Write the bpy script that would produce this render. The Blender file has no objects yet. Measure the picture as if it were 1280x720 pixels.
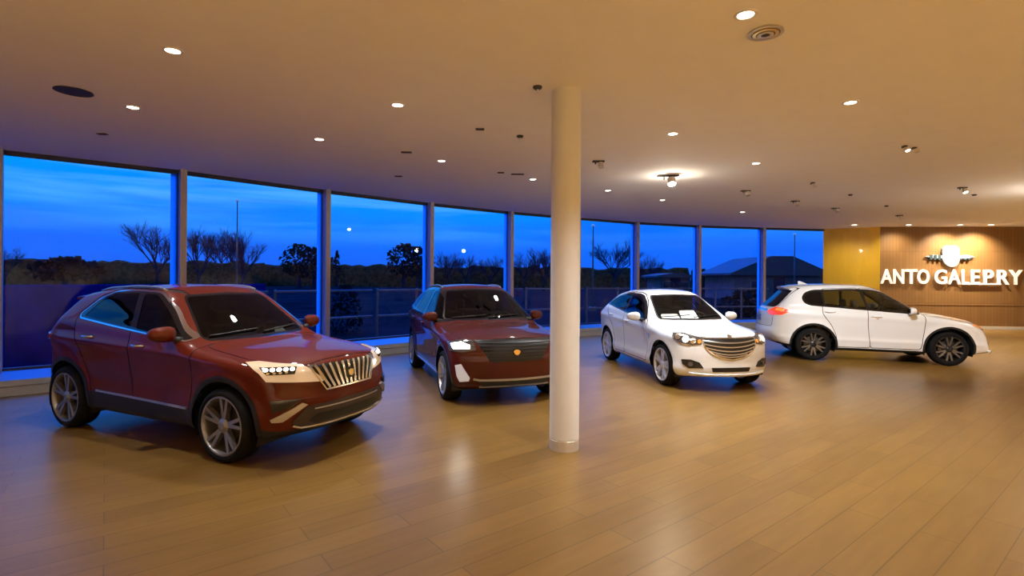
import bpy, bmesh, math, random
import numpy as np
from mathutils import Vector, Matrix, Euler
from mathutils.geometry import delaunay_2d_cdt
random.seed(7)
COL = bpy.context.scene.collection
PI = math.pi

# ------------------------------------------------------------------ materials
def mat(name, color=(.8, .8, .8), rough=.5, metal=0.0, coat=0.0, spec=.5, emit=None, estr=0.0, alpha=None, coat_rough=.03):
    m = bpy.data.materials.new(name); m.use_nodes = True
    b = m.node_tree.nodes['Principled BSDF']
    b.inputs['Base Color'].default_value = (*color, 1)
    b.inputs['Roughness'].default_value = rough
    b.inputs['Metallic'].default_value = metal
    b.inputs['Specular IOR Level'].default_value = spec
    b.inputs['Coat Weight'].default_value = coat
    b.inputs['Coat Roughness'].default_value = coat_rough
    if emit is not None:
        b.inputs['Emission Color'].default_value = (*emit, 1)
        b.inputs['Emission Strength'].default_value = estr
    return m

def nodes(m): return m.node_tree.nodes, m.node_tree.links

def grain(m, scale, amount, stretch=(1, 1, 1), detail=4.0, bump=0.0):
    """procedural variation of the base colour (and a little bump) in object space"""
    n, l = nodes(m); b = n['Principled BSDF']
    base = tuple(b.inputs['Base Color'].default_value)
    tc = n.new('ShaderNodeTexCoord'); mp = n.new('ShaderNodeMapping'); mp.inputs['Scale'].default_value = stretch
    nz = n.new('ShaderNodeTexNoise'); nz.inputs['Scale'].default_value = scale; nz.inputs['Detail'].default_value = detail
    l.new(tc.outputs['Object'], mp.inputs['Vector']); l.new(mp.outputs['Vector'], nz.inputs['Vector'])
    rp = n.new('ShaderNodeValToRGB')
    rp.color_ramp.elements[0].position = .3; rp.color_ramp.elements[1].position = .7
    rp.color_ramp.elements[0].color = tuple(max(0, c * (1 - amount)) for c in base[:3]) + (1,)
    rp.color_ramp.elements[1].color = tuple(min(1, c * (1 + amount)) for c in base[:3]) + (1,)
    l.new(nz.outputs['Fac'], rp.inputs['Fac']); l.new(rp.outputs['Color'], b.inputs['Base Color'])
    if bump:
        bp = n.new('ShaderNodeBump'); bp.inputs['Strength'].default_value = bump; bp.inputs['Distance'].default_value = .01
        l.new(nz.outputs['Fac'], bp.inputs['Height']); l.new(bp.outputs['Normal'], b.inputs['Normal'])
    return m

def paint(name, color, rough=.35, coat=1.0, metal=0.0, spec=.5, lining=(.02, .02, .022)):
    """two-sided body panel: lacquered paint outside, dark lining on the inner face"""
    m = mat(name, color, rough, metal, coat, spec, coat_rough=.02)
    n, l = nodes(m); b = n['Principled BSDF']; out = n['Material Output']
    d = n.new('ShaderNodeBsdfDiffuse'); d.inputs['Color'].default_value = (*lining, 1)
    g = n.new('ShaderNodeNewGeometry'); mx = n.new('ShaderNodeMixShader')
    l.new(g.outputs['Backfacing'], mx.inputs['Fac']); l.new(b.outputs[0], mx.inputs[1]); l.new(d.outputs[0], mx.inputs[2])
    l.new(mx.outputs[0], out.inputs['Surface'])
    return m

def glass(name, tint, f0=.04, rough=0.0, k=1.0):
    """thin pane: tinted see-through plus a fresnel reflection"""
    m = bpy.data.materials.new(name); m.use_nodes = True
    n, l = nodes(m); n.remove(n['Principled BSDF']); out = n['Material Output']
    t = n.new('ShaderNodeBsdfTransparent'); t.inputs['Color'].default_value = (*tint, 1)
    g = n.new('ShaderNodeBsdfGlossy'); g.inputs['Roughness'].default_value = rough
    lw = n.new('ShaderNodeLayerWeight'); lw.inputs['Blend'].default_value = .5
    p = n.new('ShaderNodeMath'); p.operation = 'POWER'; p.inputs[1].default_value = 4.0
    l.new(lw.outputs['Facing'], p.inputs[0])
    mr = n.new('ShaderNodeMapRange'); mr.inputs['To Min'].default_value = f0 * k; mr.inputs['To Max'].default_value = min(1, .75 * k)
    l.new(p.outputs[0], mr.inputs['Value'])
    mx = n.new('ShaderNodeMixShader'); l.new(mr.outputs['Result'], mx.inputs['Fac'])
    l.new(t.outputs[0], mx.inputs[1]); l.new(g.outputs[0], mx.inputs[2]); l.new(mx.outputs[0], out.inputs['Surface'])
    return m

# ------------------------------------------------------------------ objects
def link(o, parent=None):
    COL.objects.link(o)
    if parent is not None: o.parent = parent
    return o

def mesh_obj(name, verts, faces, m, parent=None, smooth=False, normals=None, loc=None):
    me = bpy.data.meshes.new(name); me.from_pydata([tuple(map(float, v)) for v in verts], [], [tuple(map(int, f)) for f in faces]); me.update()
    if m is not None: me.materials.append(m)
    if smooth or normals is not None:
        me.polygons.foreach_set('use_smooth', [True] * len(me.polygons))
    if normals is not None:
        me.normals_split_custom_set_from_vertices([tuple(map(float, v)) for v in normals])
    o = bpy.data.objects.new(name, me)
    if loc: o.location = loc
    return link(o, parent)

def bm_obj(name, bm, m, parent=None, smooth=False, loc=None, rot=None, sharp=None):
    bmesh.ops.recalc_face_normals(bm, faces=bm.faces)
    me = bpy.data.meshes.new(name); bm.to_mesh(me); bm.free()
    if m is not None: me.materials.append(m)
    if smooth:
        me.polygons.foreach_set('use_smooth', [True] * len(me.polygons))
        if sharp is not None:
            me.set_sharp_from_angle(angle=math.radians(sharp))
    o = bpy.data.objects.new(name, me)
    if loc is not None: o.location = loc
    if rot is not None: o.rotation_euler = rot
    return link(o, parent)

def empty(name, loc=(0, 0, 0), rz=0.0, parent=None):
    o = bpy.data.objects.new(name, None); o.empty_display_size = .2
    o.location = loc; o.rotation_euler = (0, 0, rz)
    return link(o, parent)

def tag(o, label=None, cat=None, group=None, kind=None):
    if label: o['label'] = label
    if cat: o['category'] = cat
    if group: o['group'] = group
    if kind: o['kind'] = kind
    return o

def copy_tree(o, parent=None):
    c = o.copy(); COL.objects.link(c)
    if parent is not None: c.parent = parent
    for ch in list(o.children): copy_tree(ch, c)
    return c

def box(bm, c, s, bevel=0.0, rz=0.0, seg=2, mtx=None):
    r = bmesh.ops.create_cube(bm, size=1.0)
    vs = r['verts']
    bmesh.ops.scale(bm, vec=s, verts=vs)
    if bevel:
        es = list({e for v in vs for e in v.link_edges})
        rb = bmesh.ops.bevel(bm, geom=es, offset=bevel, segments=seg, affect='EDGES', profile=.5)
        vs = list({v for f in rb['faces'] for v in f.verts} | {v for v in vs if v.is_valid})
    if rz: bmesh.ops.rotate(bm, verts=vs, cent=(0, 0, 0), matrix=Matrix.Rotation(rz, 3, 'Z'))
    if mtx is not None: bmesh.ops.transform(bm, verts=vs, matrix=mtx)
    bmesh.ops.translate(bm, verts=vs, vec=c)
    return vs

def tube(bm, pts, r, n=10, caps=True):
    pts = [Vector(p) for p in pts]
    rs = r if isinstance(r, (list, tuple)) else [r] * len(pts)
    rings = []
    for i, p in enumerate(pts):
        d = (pts[min(i + 1, len(pts) - 1)] - pts[max(i - 1, 0)]).normalized()
        up = Vector((0, 0, 1)) if abs(d.z) < .9 else Vector((1, 0, 0))
        a = d.cross(up).normalized(); b = d.cross(a)
        rings.append([bm.verts.new(p + (a * math.cos(t) + b * math.sin(t)) * rs[i]) for t in (2 * PI * k / n for k in range(n))])
    for i in range(len(rings) - 1):
        for k in range(n):
            bm.faces.new((rings[i][k], rings[i][(k + 1) % n], rings[i + 1][(k + 1) % n], rings[i + 1][k]))
    if caps:
        bm.faces.new(rings[0]); bm.faces.new(rings[-1])

def lathe(bm, prof, n=32, axis='Z', closed=False):
    """revolve (r, h) pairs"""
    rings = []
    for r, h in prof:
        ring = []
        for k in range(n):
            t = 2 * PI * k / n
            p = (r * math.cos(t), r * math.sin(t), h) if axis == 'Z' else (r * math.cos(t), h, r * math.sin(t))
            ring.append(bm.verts.new(p))
        rings.append(ring)
    for i in range(len(rings) - (0 if closed else 1)):
        a, b = rings[i], rings[(i + 1) % len(rings)]
        for k in range(n):
            bm.faces.new((a[k], a[(k + 1) % n], b[(k + 1) % n], b[k]))
    return rings

def prism(bm, poly, y0, y1, axis='Y'):
    """extrude a 2D polygon (u, v) between two offsets along an axis"""
    def P(u, v, w): return (u, w, v) if axis == 'Y' else ((u, v, w) if axis == 'Z' else (w, u, v))
    a = [bm.verts.new(P(u, v, y0)) for u, v in poly]; b = [bm.verts.new(P(u, v, y1)) for u, v in poly]
    n = len(poly)
    bm.faces.new(a); bm.faces.new(b[::-1])
    for i in range(n): bm.faces.new((a[i], a[(i + 1) % n], b[(i + 1) % n], b[i]))

def rnd(poly, r, n=4):
    """polygon with rounded corners; r one radius or one per corner"""
    out = []; N = len(poly)
    for i in range(N):
        p0, p1, p2 = (np.array(poly[(i + k) % N], float) for k in (-1, 0, 1))
        rr = r[i] if isinstance(r, (list, tuple)) else r
        a = p0 - p1; b = p2 - p1; la = np.linalg.norm(a); lb = np.linalg.norm(b)
        t = min(rr, la * .45, lb * .45)
        if t < 1e-4: out.append(tuple(p1)); continue
        A = p1 + a / la * t; B = p1 + b / lb * t
        for k in range(n + 1):
            s = k / n; out.append(tuple((1 - s) ** 2 * A + 2 * s * (1 - s) * p1 + s * s * B))
    return out

# ------------------------------------------------------------------ car bodies: smooth solids cut into panels
def curve(pts, sigma=.05):
    pts = sorted(pts); xs = np.array([p[0] for p in pts], float); ys = np.array([p[1] for p in pts], float)
    t = np.arange(-3.2, 3.2, .01)
    v = np.interp(t, xs, ys)
    s0 = (ys[1] - ys[0]) / (xs[1] - xs[0]); s1 = (ys[-1] - ys[-2]) / (xs[-1] - xs[-2])
    v = np.where(t < xs[0], ys[0] + s0 * (t - xs[0]), v); v = np.where(t > xs[-1], ys[-1] + s1 * (t - xs[-1]), v)
    if sigma > 0:
        k = np.arange(-int(4 * sigma / .01) - 1, int(4 * sigma / .01) + 2) * .01
        w = np.exp(-.5 * (k / sigma) ** 2); w /= w.sum()
        pad = len(k) // 2
        vp = np.concatenate([v[0] + (v[1] - v[0]) * np.arange(-pad, 0), v, v[-1] + (v[-1] - v[-2]) * np.arange(1, pad + 1)])
        v = np.convolve(vp, w, 'valid')
    g = np.gradient(v, t)
    return (lambda x: np.interp(x, t, v)), (lambda x: np.interp(x, t, g))

def smax(a, b, k):
    h = np.maximum(k - np.abs(a - b), 0) / k
    return np.maximum(a, b) + h * h * k * .25

class Body:
    def __init__(s, d):
        s.d = d
        s.plan, _ = curve(d['plan'], .12); s.belt, _ = curve(d['belt'], .15)
        s.low, _ = curve(d['low'], d.get('low_s', .035)); s.top, s.dtop = curve(d['top'], d.get('top_s', .05))
        s.xf, s.dxf = curve(d['xf'], d.get('xf_s', .03)); s.xr, s.dxr = curve(d['xr'], d.get('xr_s', .04))
        s.tum, _ = curve(d['tum'], .15); s.bot, _ = curve(d['bot'], .05); s.bow, _ = curve(d['bow'], .2); s.crown, _ = curve(d['crown'], .15)
        s.crease = [(curve(c[0], .08)[0], c[1], c[2]) for c in d.get('crease', [])]
    def f(s, P):
        d = s.d; x, y, z = P[:, 0], P[:, 1], P[:, 2]
        ay = np.sqrt(y * y + 1e-5)
        W = s.plan(x); zb = s.belt(x)
        u = z - zb; e = .035
        up = .5 * (u + np.sqrt(u * u + e * e)) - .5 * e * np.exp(-np.abs(u) / .2)
        Y = W - s.low(z) - s.tum(x) * up - d.get('tum2', .12) * np.maximum(u, 0) ** 2
        for zc, amp, w in s.crease:
            q = (z - zc(x)) / w
            Y = Y + amp * np.exp(-q * q)
        for xw in d['wheels']:
            r = np.hypot(x - xw, z - d['hub'])
            Y = Y + d.get('flare', .02) * np.exp(-((r - d['arch'] - .02) / .07) ** 2) * (z < zb + .1)
        f = (ay - Y) * .93
        xe = x + s.bow(x) * ay * ay
        sl = s.dtop(xe)
        g = (z - s.top(xe) + s.crown(x) * ay * ay) / np.sqrt(1 + sl * sl)
        f = smax(f, g, d.get('k_roof', .14))
        for sg, fx, dfx, R, p in ((1, s.xf, s.dxf, d['Rf'], d['pf']), (-1, s.xr, s.dxr, d['Rr'], d['pr'])):
            q = np.minimum(ay / d['W'], 1.15)
            dd = R * p * q ** (p - 1) / d['W']
            h = sg * (x - fx(z)) + R * q ** p
            f = smax(f, h / np.sqrt(1 + dd * dd + dfx(z) ** 2), d.get('k_f' if sg > 0 else 'k_r', .09))
        f = smax(f, s.bot(x) - z, .08)
        return f
    def grad(s, P, e=.002):
        G = np.empty_like(P)
        for a in range(3):
            o = np.zeros(3); o[a] = e
            G[:, a] = (s.f(P + o) - s.f(P - o)) / (2 * e)
        return G
    def normal(s, P):
        G = s.grad(P); return G / np.maximum(np.linalg.norm(G, axis=1, keepdims=True), 1e-6)
    def project(s, P, n=4):
        for _ in range(n):
            G = s.grad(P); v = s.f(P)
            st = (v / np.maximum((G * G).sum(1), .05))[:, None] * G
            L = np.linalg.norm(st, axis=1, keepdims=True)
            P = P - st * np.minimum(1, .03 / np.maximum(L, 1e-9))
        return P
    def hit(s, O, D, n=90):
        """march rays O + t D on to the surface"""
        O = np.array(O, float); D = np.array(D, float); D = D / np.linalg.norm(D, axis=-1, keepdims=True)
        D = np.broadcast_to(D, O.shape); t = np.zeros(len(O))
        for _ in range(n): t = t + np.clip(s.f(O + t[:, None] * D), -.2, .5) * .7
        return O + t[:, None] * D

def nets(B, h, lo, hi):
    """quad mesh of the zero surface (surface nets), relaxed and projected"""
    n = [int(round((hi[a] - lo[a]) / h)) + 1 for a in range(3)]
    ax = [lo[a] + h * np.arange(n[a]) for a in range(3)]
    F = np.empty(n)
    Yg, Zg = np.meshgrid(ax[1], ax[2], indexing='ij')
    for i0 in range(0, n[0], 16):
        xs = ax[0][i0:i0 + 16]
        P = np.empty((len(xs), n[1], n[2], 3)); P[..., 0] = xs[:, None, None]; P[..., 1] = Yg; P[..., 2] = Zg
        F[i0:i0 + 16] = B.f(P.reshape(-1, 3)).reshape(len(xs), n[1], n[2])
    S = F < 0
    acc = np.zeros([n[0] - 1, n[1] - 1, n[2] - 1, 3]); cnt = np.zeros([n[0] - 1, n[1] - 1, n[2] - 1])
    base = np.stack(np.meshgrid(*[np.arange(k - 1) for k in n], indexing='ij'), -1).astype(float)
    cs = [(i, j, k) for i in (0, 1) for j in (0, 1) for k in (0, 1)]
    def sub(A, c): return A[c[0]:n[0] - 1 + c[0], c[1]:n[1] - 1 + c[1], c[2]:n[2] - 1 + c[2]]
    for a in cs:
        for b in cs:
            if sum(b) - sum(a) == 1 and all(b[q] >= a[q] for q in range(3)):
                fa, fb = sub(F, a), sub(F, b); mk = (fa < 0) != (fb < 0)
                t = np.where(mk, fa / np.where(mk, fa - fb, 1), 0)
                for q in range(3): acc[..., q] += np.where(mk, a[q] + t * (b[q] - a[q]), 0)
                cnt += mk
    act = cnt > 0
    idx = -np.ones(act.shape, int); idx[act] = np.arange(act.sum())
    V = (base[act] + acc[act] / cnt[act][:, None]) * h + np.array(lo)
    Q = []
    for a in range(3):
        b, c = (a + 1) % 3, (a + 2) % 3
        sl0 = [slice(None)] * 3; sl1 = [slice(None)] * 3
        sl0[a] = slice(0, -1); sl1[a] = slice(1, None)
        d = S[tuple(sl0)] != S[tuple(sl1)]; ins = S[tuple(sl0)]
        I = np.argwhere(d)
        I = I[(I[:, b] > 0) & (I[:, c] > 0) & (I[:, b] < n[b] - 1) & (I[:, c] < n[c] - 1)]
        sgn = ins[tuple(I.T)]
        def C(db, dc):
            J = I.copy(); J[:, b] += db; J[:, c] += dc
            return idx[tuple(J.T)]
        q = np.stack([C(-1, -1), C(0, -1), C(0, 0), C(-1, 0)], 1)
        q[~sgn] = q[~sgn][:, ::-1]
        Q.append(q)
    Q = np.concatenate(Q)
    V = B.project(V, 3)
    for _ in range(3):
        A = np.zeros_like(V); c = np.zeros(len(V))
        for k in range(4):
            for m in (1, 3):
                np.add.at(A, Q[:, k], V[Q[:, (k + m) % 4]]); np.add.at(c, Q[:, k], 1)
        V = B.project(.5 * V + .5 * A / c[:, None], 2)
    V = B.project(V, 3)
    return V, Q

def poly_sd(P, poly):
    """signed distance to a polygon, negative inside"""
    poly = np.asarray(poly, float); n = len(poly)
    d = np.full(len(P), 1e9); ins = np.zeros(len(P), bool)
    for i in range(n):
        a, b = poly[i], poly[(i + 1) % n]
        e = b - a; w = P - a
        t = np.clip((w @ e) / max(e @ e, 1e-12), 0, 1)
        q = w - t[:, None] * e
        d = np.minimum(d, (q * q).sum(1))
        c = (a[1] > P[:, 1]) != (b[1] > P[:, 1])
        xx = a[0] + (P[:, 1] - a[1]) * (e[0] / (e[1] if abs(e[1]) > 1e-12 else 1e-12))
        ins ^= c & (P[:, 0] < xx)
    return np.where(ins, -1, 1) * np.sqrt(d)

class Shell:
    """polygon soup that can be split along the zero line of any scalar field"""
    def __init__(s, V, faces, N):
        s.V = V; s.N = N; s.faces = [list(f) for f in faces]; s._c = None
    def cents(s):
        if s._c is None or s._c[2] != len(s.faces):
            L = np.array([len(f) for f in s.faces]); flat = np.concatenate([np.array(f) for f in s.faces])
            fi = np.repeat(np.arange(len(L)), L)
            C = np.zeros((len(L), 3)); Nn = np.zeros((len(L), 3))
            np.add.at(C, fi, s.V[flat]); np.add.at(Nn, fi, s.N[flat])
            s._c = (C / L[:, None], Nn / np.maximum(np.linalg.norm(Nn, axis=1, keepdims=True), 1e-9), len(s.faces), flat, fi)
        return s._c[:3]
    def cut(s, field, dom):
        C, Nn, _ = s.cents(); flat, fi = s._c[3], s._c[4]
        D = dom(C, Nn)
        used = np.zeros(len(s.V), bool); used[flat[D[fi]]] = True
        sd = np.full(len(s.V), 1.0); sd[used] = field(s.V[used]); sd[np.abs(sd) < 4e-4] = 0
        pos = np.zeros(len(s.faces), bool); neg = np.zeros(len(s.faces), bool)
        np.logical_or.at(pos, fi, sd[flat] > 0); np.logical_or.at(neg, fi, sd[flat] < 0)
        todo = np.where(D & pos & neg)[0]
        newv = {}; Vn = []; Nn2 = []
        def mid(a, b):
            k = (a, b) if a < b else (b, a)
            if k not in newv:
                t = sd[a] / (sd[a] - sd[b])
                newv[k] = len(s.V) + len(Vn)
                Vn.append(s.V[a] + t * (s.V[b] - s.V[a])); Nn2.append(s.N[a] + t * (s.N[b] - s.N[a]))
            return newv[k]
        add = []; done = set()
        for f in todo:
            L = s.faces[f]; p = []; q = []; n = len(L)
            for i in range(n):
                a, b = L[i], L[(i + 1) % n]
                if sd[a] >= 0: p.append(a)
                if sd[a] <= 0: q.append(a)
                if sd[a] * sd[b] < 0:
                    m = mid(a, b); p.append(m); q.append(m)
            if len(p) >= 3 and len(q) >= 3:
                s.faces[f] = p; add.append(q); done.add(f)
        if not newv: return
        # neighbours outside the domain take the new vertices too
        vs = set(v for k in newv for v in k); vm = np.zeros(len(s.V), bool); vm[list(vs)] = True
        cnt = np.zeros(len(C), int); np.add.at(cnt, fi, vm[flat])
        for f in np.where(cnt >= 2)[0]:
            if f in done: continue
            L = s.faces[f]; o = []
            for i in range(len(L)):
                a, b = L[i], L[(i + 1) % len(L)]
                o.append(a); k = (a, b) if a < b else (b, a)
                if k in newv: o.append(newv[k])
            s.faces[f] = o
        s.V = np.concatenate([s.V, np.array(Vn)]); s.N = np.concatenate([s.N, np.array(Nn2)])
        s.faces += add; s._c = None

def panel(B, poly, O, D, U, Vv, off=.004, thick=.012, res=.03):
    """a plate that follows the body: polygon in (U, Vv) coordinates marched along D on to the surface"""
    poly = [np.array(p, float) for p in poly]
    ring = []
    for i in range(len(poly)):
        a, b = poly[i], poly[(i + 1) % len(poly)]
        k = max(1, int(np.ceil(np.linalg.norm(b - a) / res)))
        for j in range(k): ring.append(a + (b - a) * j / k)
    ring = np.array(ring); lo = ring.min(0); hi = ring.max(0)
    gx, gy = np.meshgrid(np.arange(lo[0] + res / 2, hi[0], res), np.arange(lo[1] + res / 2, hi[1], res))
    G = np.stack([gx.ravel(), gy.ravel()], 1)
    if len(G): G = G[poly_sd(G, ring) < -res * .35]
    pts = np.concatenate([ring, G]) if len(G) else ring
    n = len(ring)
    r = delaunay_2d_cdt([Vector(p) for p in pts], [], [list(range(n))], 1, 1e-6)
    v2 = np.array([tuple(v) for v in r[0]]); fc = [list(f) for f in r[2]]
    O = np.array(O, float); D = np.array(D, float); U = np.array(U, float); Vv = np.array(Vv, float)
    P = B.hit(O + v2[:, :1] * U + v2[:, 1:] * Vv, np.tile(D, (len(v2), 1)))
    N = B.normal(P)
    T = P + N * (off + thick); Bt = P + N * (off - .006)
    # orient
    if fc:
        f = fc[0]; nn = np.cross(T[f[1]] - T[f[0]], T[f[2]] - T[f[0]])
        if nn @ N[f[0]] < 0: fc = [q[::-1] for q in fc]
    ec = {}
    for q in fc:
        for i in range(len(q)): ec[(q[i], q[(i + 1) % len(q)])] = 1
    bd = [e for e in ec if (e[1], e[0]) not in ec]
    m = len(T); V = [*T]; Nn = [*N]; F = list(fc)
    ids = {}
    for a, b in bd:
        for q in (a, b):
            if q not in ids:
                ids[q] = len(V); V += [T[q], Bt[q]]; Nn += [N[q], N[q]]
    side = {}
    for a, b in bd:
        e = np.cross(T[b] - T[a], N[a]); e = e / max(np.linalg.norm(e), 1e-9)
        for q in (a, b): side[q] = side.get(q, 0) + e
        F.append((ids[b], ids[a], ids[a] + 1, ids[b] + 1))
    for q, i in ids.items():
        e = side[q] / max(np.linalg.norm(side[q]), 1e-9); Nn[i] = e; Nn[i + 1] = e
    return np.array(V), F, np.array(Nn)

AXES = {'front': ((3, 0, 0), (-1, 0, 0), (0, 1, 0), (0, 0, 1)), 'rear': ((-3, 0, 0), (1, 0, 0), (0, 1, 0), (0, 0, 1)),
        'right': ((0, -2, 0), (0, 1, 0), (1, 0, 0), (0, 0, 1)), 'left': ((0, 2, 0), (0, -1, 0), (1, 0, 0), (0, 0, 1)),
        'top': ((0, 0, 3), (0, 0, -1), (1, 0, 0), (0, 1, 0))}

def stick(B, name, poly, view, m, parent, off=.004, thick=.012, res=.03):
    """poly is 2D for a named view, or 3D points with view = an azimuth in degrees seen from (0 = from the front)"""
    if isinstance(view, str): O, D, U, Vv = AXES[view]
    else:
        a = math.radians(view); n = np.array((math.cos(a), math.sin(a), 0)); U = np.array((-math.sin(a), math.cos(a), 0)); Vv = np.array((0, 0, 1.))
        O = n * 3.2; D = -n
        if len(poly[0]) == 3: poly = [(np.dot(p, U), p[2]) for p in poly]
    V, F, N = panel(B, poly, O, D, U, Vv, off, thick, res)
    return mesh_obj(name, V, F, m, parent, normals=N)

def ribbon(pts, w):
    """flat polygon of width w along a 2D polyline"""
    pts = [np.array(p, float) for p in pts]; L = []; R = []
    for i, p in enumerate(pts):
        d = pts[min(i + 1, len(pts) - 1)] - pts[max(i - 1, 0)]; d /= np.linalg.norm(d); nn = np.array((-d[1], d[0])) * w / 2
        L.append(tuple(p + nn)); R.append(tuple(p - nn))
    return L + R[::-1]
# ------------------------------------------------------------------ materials shared by the cars
M = {}
M['rubber'] = grain(mat('tyre_rubber', (.008, .008, .009), .8, spec=.15), 60, .3)
M['black'] = mat('black_plastic', (.012, .012, .013), .45)
M['dark_plastic'] = mat('dark_cladding', (.016, .017, .019), .5, spec=.3)
M['gloss_black'] = mat('gloss_black', (.006, .006, .007), .12, coat=.6)
M['gap'] = mat('panel_gap_rubber', (.006, .004, .004), .8)
M['chrome'] = mat('chrome', (.85, .85, .87), .12, 1.0)
M['silver'] = mat('silver_alloy', (.72, .72, .74), .3, .85)
M['satin'] = mat('satin_metal', (.55, .55, .56), .32, .9)
M['dark_alloy'] = mat('dark_alloy', (.035, .035, .038), .3, .7)
M['brake'] = mat('brake_disc', (.12, .12, .12), .4, .9)
M['seat'] = mat('seat_fabric', (.03, .03, .032), .8)
M['seat_tan'] = mat('seat_tan', (.32, .22, .12), .7)
M['cabin'] = mat('cabin_lining', (.018, .018, .02), .8)
M['gold'] = mat('gold_badge', (.85, .6, .2), .3, 1.0)
M['glass_side'] = glass('side_glass', (.10, .11, .12), .05)
M['glass_screen'] = glass('windscreen_glass', (.22, .25, .24), .06)
M['glass_dark'] = glass('privacy_glass', (.03, .03, .035), .06)
M['red_lens_off'] = mat('red_lens_unlit', (.30, .012, .01), .15, coat=1)
M['glass_clear'] = glass('light_windscreen_glass', (.82, .85, .84), .04)
M['glass_cabin'] = glass('light_side_glass', (.42, .44, .40), .06)
M['spoke_grey'] = mat('machined_dark_alloy', (.16, .16, .165), .3, .8)
M['wheel_silver'] = mat('wheel_silver', (.62, .62, .63), .38, .55)
M['wheel_grey'] = mat('wheel_grey', (.30, .30, .30), .35, .7)
M['mirror'] = mat('mirror_glass', (.8, .82, .85), .03, 1.0)
M['red_lens'] = mat('red_lens', (.55, .02, .01), .15, coat=1, emit=(1, .06, .02), estr=.9)
M['orange_lens'] = mat('amber_lens', (.8, .2, .03), .15, coat=1, emit=(1, .25, .04), estr=.6)
M['lamp_white'] = mat('lit_headlamp', (.9, .9, .9), .2, emit=(1, .97, .9), estr=22)
M['lamp_soft'] = mat('headlamp_glass', (.42, .42, .47), .12, coat=1, emit=(1, .9, .9), estr=.22)
M['card'] = mat('white_card', (.93, .92, .90), .6)

SIDE = lambda s: (lambda C, N: (C[:, 1] * s > .3) & (N[:, 1] * s > .22))
BOTH = lambda C, N: (np.abs(C[:, 1]) > .3) & (np.abs(N[:, 1]) > .12)
FRONTD = lambda C, N: (N[:, 0] > .12) & (C[:, 0] > -.6) & (np.abs(N[:, 1]) < .8)
REARD = lambda C, N: (N[:, 0] < -.12) & (C[:, 0] < .2) & (np.abs(N[:, 1]) < .75)
TOPD = lambda C, N: (N[:, 2] > .2)

def make_wheel(parent, x, y, side, sp):
    R, rr, w = sp['R'], sp['rim_r'], sp['tw']; ws = sp['wheel']
    h = w / 2
    bm = bmesh.new()
    lathe(bm, [(rr - .004, -h + .01), (rr + .012, -h), (R - .045, -h - .008), (R - .014, -h + .006), (R - .002, -h + .03), (R, -h * .4), (R, -.012), (R - .007, -.009), (R - .007, .009), (R, .012),
               (R, h * .4), (R - .002, h - .03), (R - .014, h - .006), (R - .045, h + .008), (rr + .012, h), (rr - .004, h - .01)], 56, 'Y', closed=True)
    t = bm_obj('wheel', bm, M['rubber'], parent, True, loc=(x, y, R), rot=(0, 0, PI if side < 0 else 0), sharp=40)
    bm = bmesh.new()
    lathe(bm, [(rr + .004, h + .002), (rr - .010, h + .004), (rr - .02, h - .008), (rr - .024, h - .05), (rr - .03, -h), (rr, -h), (rr, h - .02)], 56, 'Y', closed=True)
    bm_obj('rim', bm, ws.get('lip', M['silver']), t, True, sharp=40)
    bm = bmesh.new()
    n = ws['n']
    for k in range(n):
        a0 = 2 * PI * k / n + ws.get('phase', PI / 2)
        for da, w0, w1, r0, r1, sp_ in ws['arms']:
            # an arm from the hub to the rim, tapering, slightly dished
            d0, d1 = a0 + da * .35, a0 + da
            p0 = Vector((r0 * math.cos(d0), r0 * math.sin(d0))); p1 = Vector((r1 * math.cos(d1), r1 * math.sin(d1)))
            dv = (p1 - p0).normalized(); nv = Vector((-dv.y, dv.x))
            pts = [p0 + nv * w0 / 2, p1 + nv * w1 / 2, p1 - nv * w1 / 2, p0 - nv * w0 / 2]
            ya = [h - .022, h - .004, h - .004, h - .022]
            a = [bm.verts.new((p.x, yy, p.y)) for p, yy in zip(pts, ya)]
            mid = [p * 1.0 for p in pts]
            b = [bm.verts.new((p.x + (c_.x - p.x) * -.12, yy - .045, p.y + (c_.y - p.y) * -.12)) for p, yy, c_ in zip(mid, ya, [(p0 + p1) / 2] * 4)]
            bm.faces.new(a); bm.faces.new(b[::-1])
            for i in range(4): bm.faces.new((a[i], a[(i + 1) % 4], b[(i + 1) % 4], b[i]))
    bm_obj('spokes', bm, ws.get('spoke', M['silver']), t)
    bm = bmesh.new()
    lathe(bm, [(.0005, h - .004), (.03, h - .005), (.036, h - .012), (.07, h - .022), (.075, h - .06), (.0005, h - .06)], 24, 'Y')
    bm_obj('hub_cap', bm, ws.get('hub', ws.get('spoke', M['silver'])), t, True, sharp=35)
    bm = bmesh.new()
    lathe(bm, [(.0005, h - .085), (.165, h - .085), (.165, h - .105), (.0005, h - .105)], 32, 'Y')
    bm_obj('brake_disc', bm, M['brake'], t)
    bm = bmesh.new()
    lathe(bm, [(.0005, -h * .3), (rr - .026, -h * .3), (rr - .026, -h * .5), (.0005, -h * .5)], 40, 'Y')
    bm_obj('inner_drum', bm, M['black'], t)
    return t

def make_seat(parent, x, y, m, back_w=.48):
    bm = bmesh.new()
    box(bm, (x + .12, y, .56), (.52, back_w, .16), .05)
    box(bm, (x - .17, y, .84), (.14, back_w, .60), .06, mtx=Matrix.Rotation(math.radians(-14), 4, 'Y'))
    s = bm_obj('seat', bm, m, parent, True, sharp=60)
    bm = bmesh.new(); box(bm, (x - .265, y, 1.21), (.09, .26, .17), .04, mtx=Matrix.Rotation(math.radians(-10), 4, 'Y'))
    tube(bm, [(x - .235, y - .06, 1.07), (x - .25, y - .06, 1.16)], .008); tube(bm, [(x - .235, y + .06, 1.07), (x - .25, y + .06, 1.16)], .008)
    bm_obj('headrest', bm, m, s, True, sharp=60)
    return s

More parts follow.
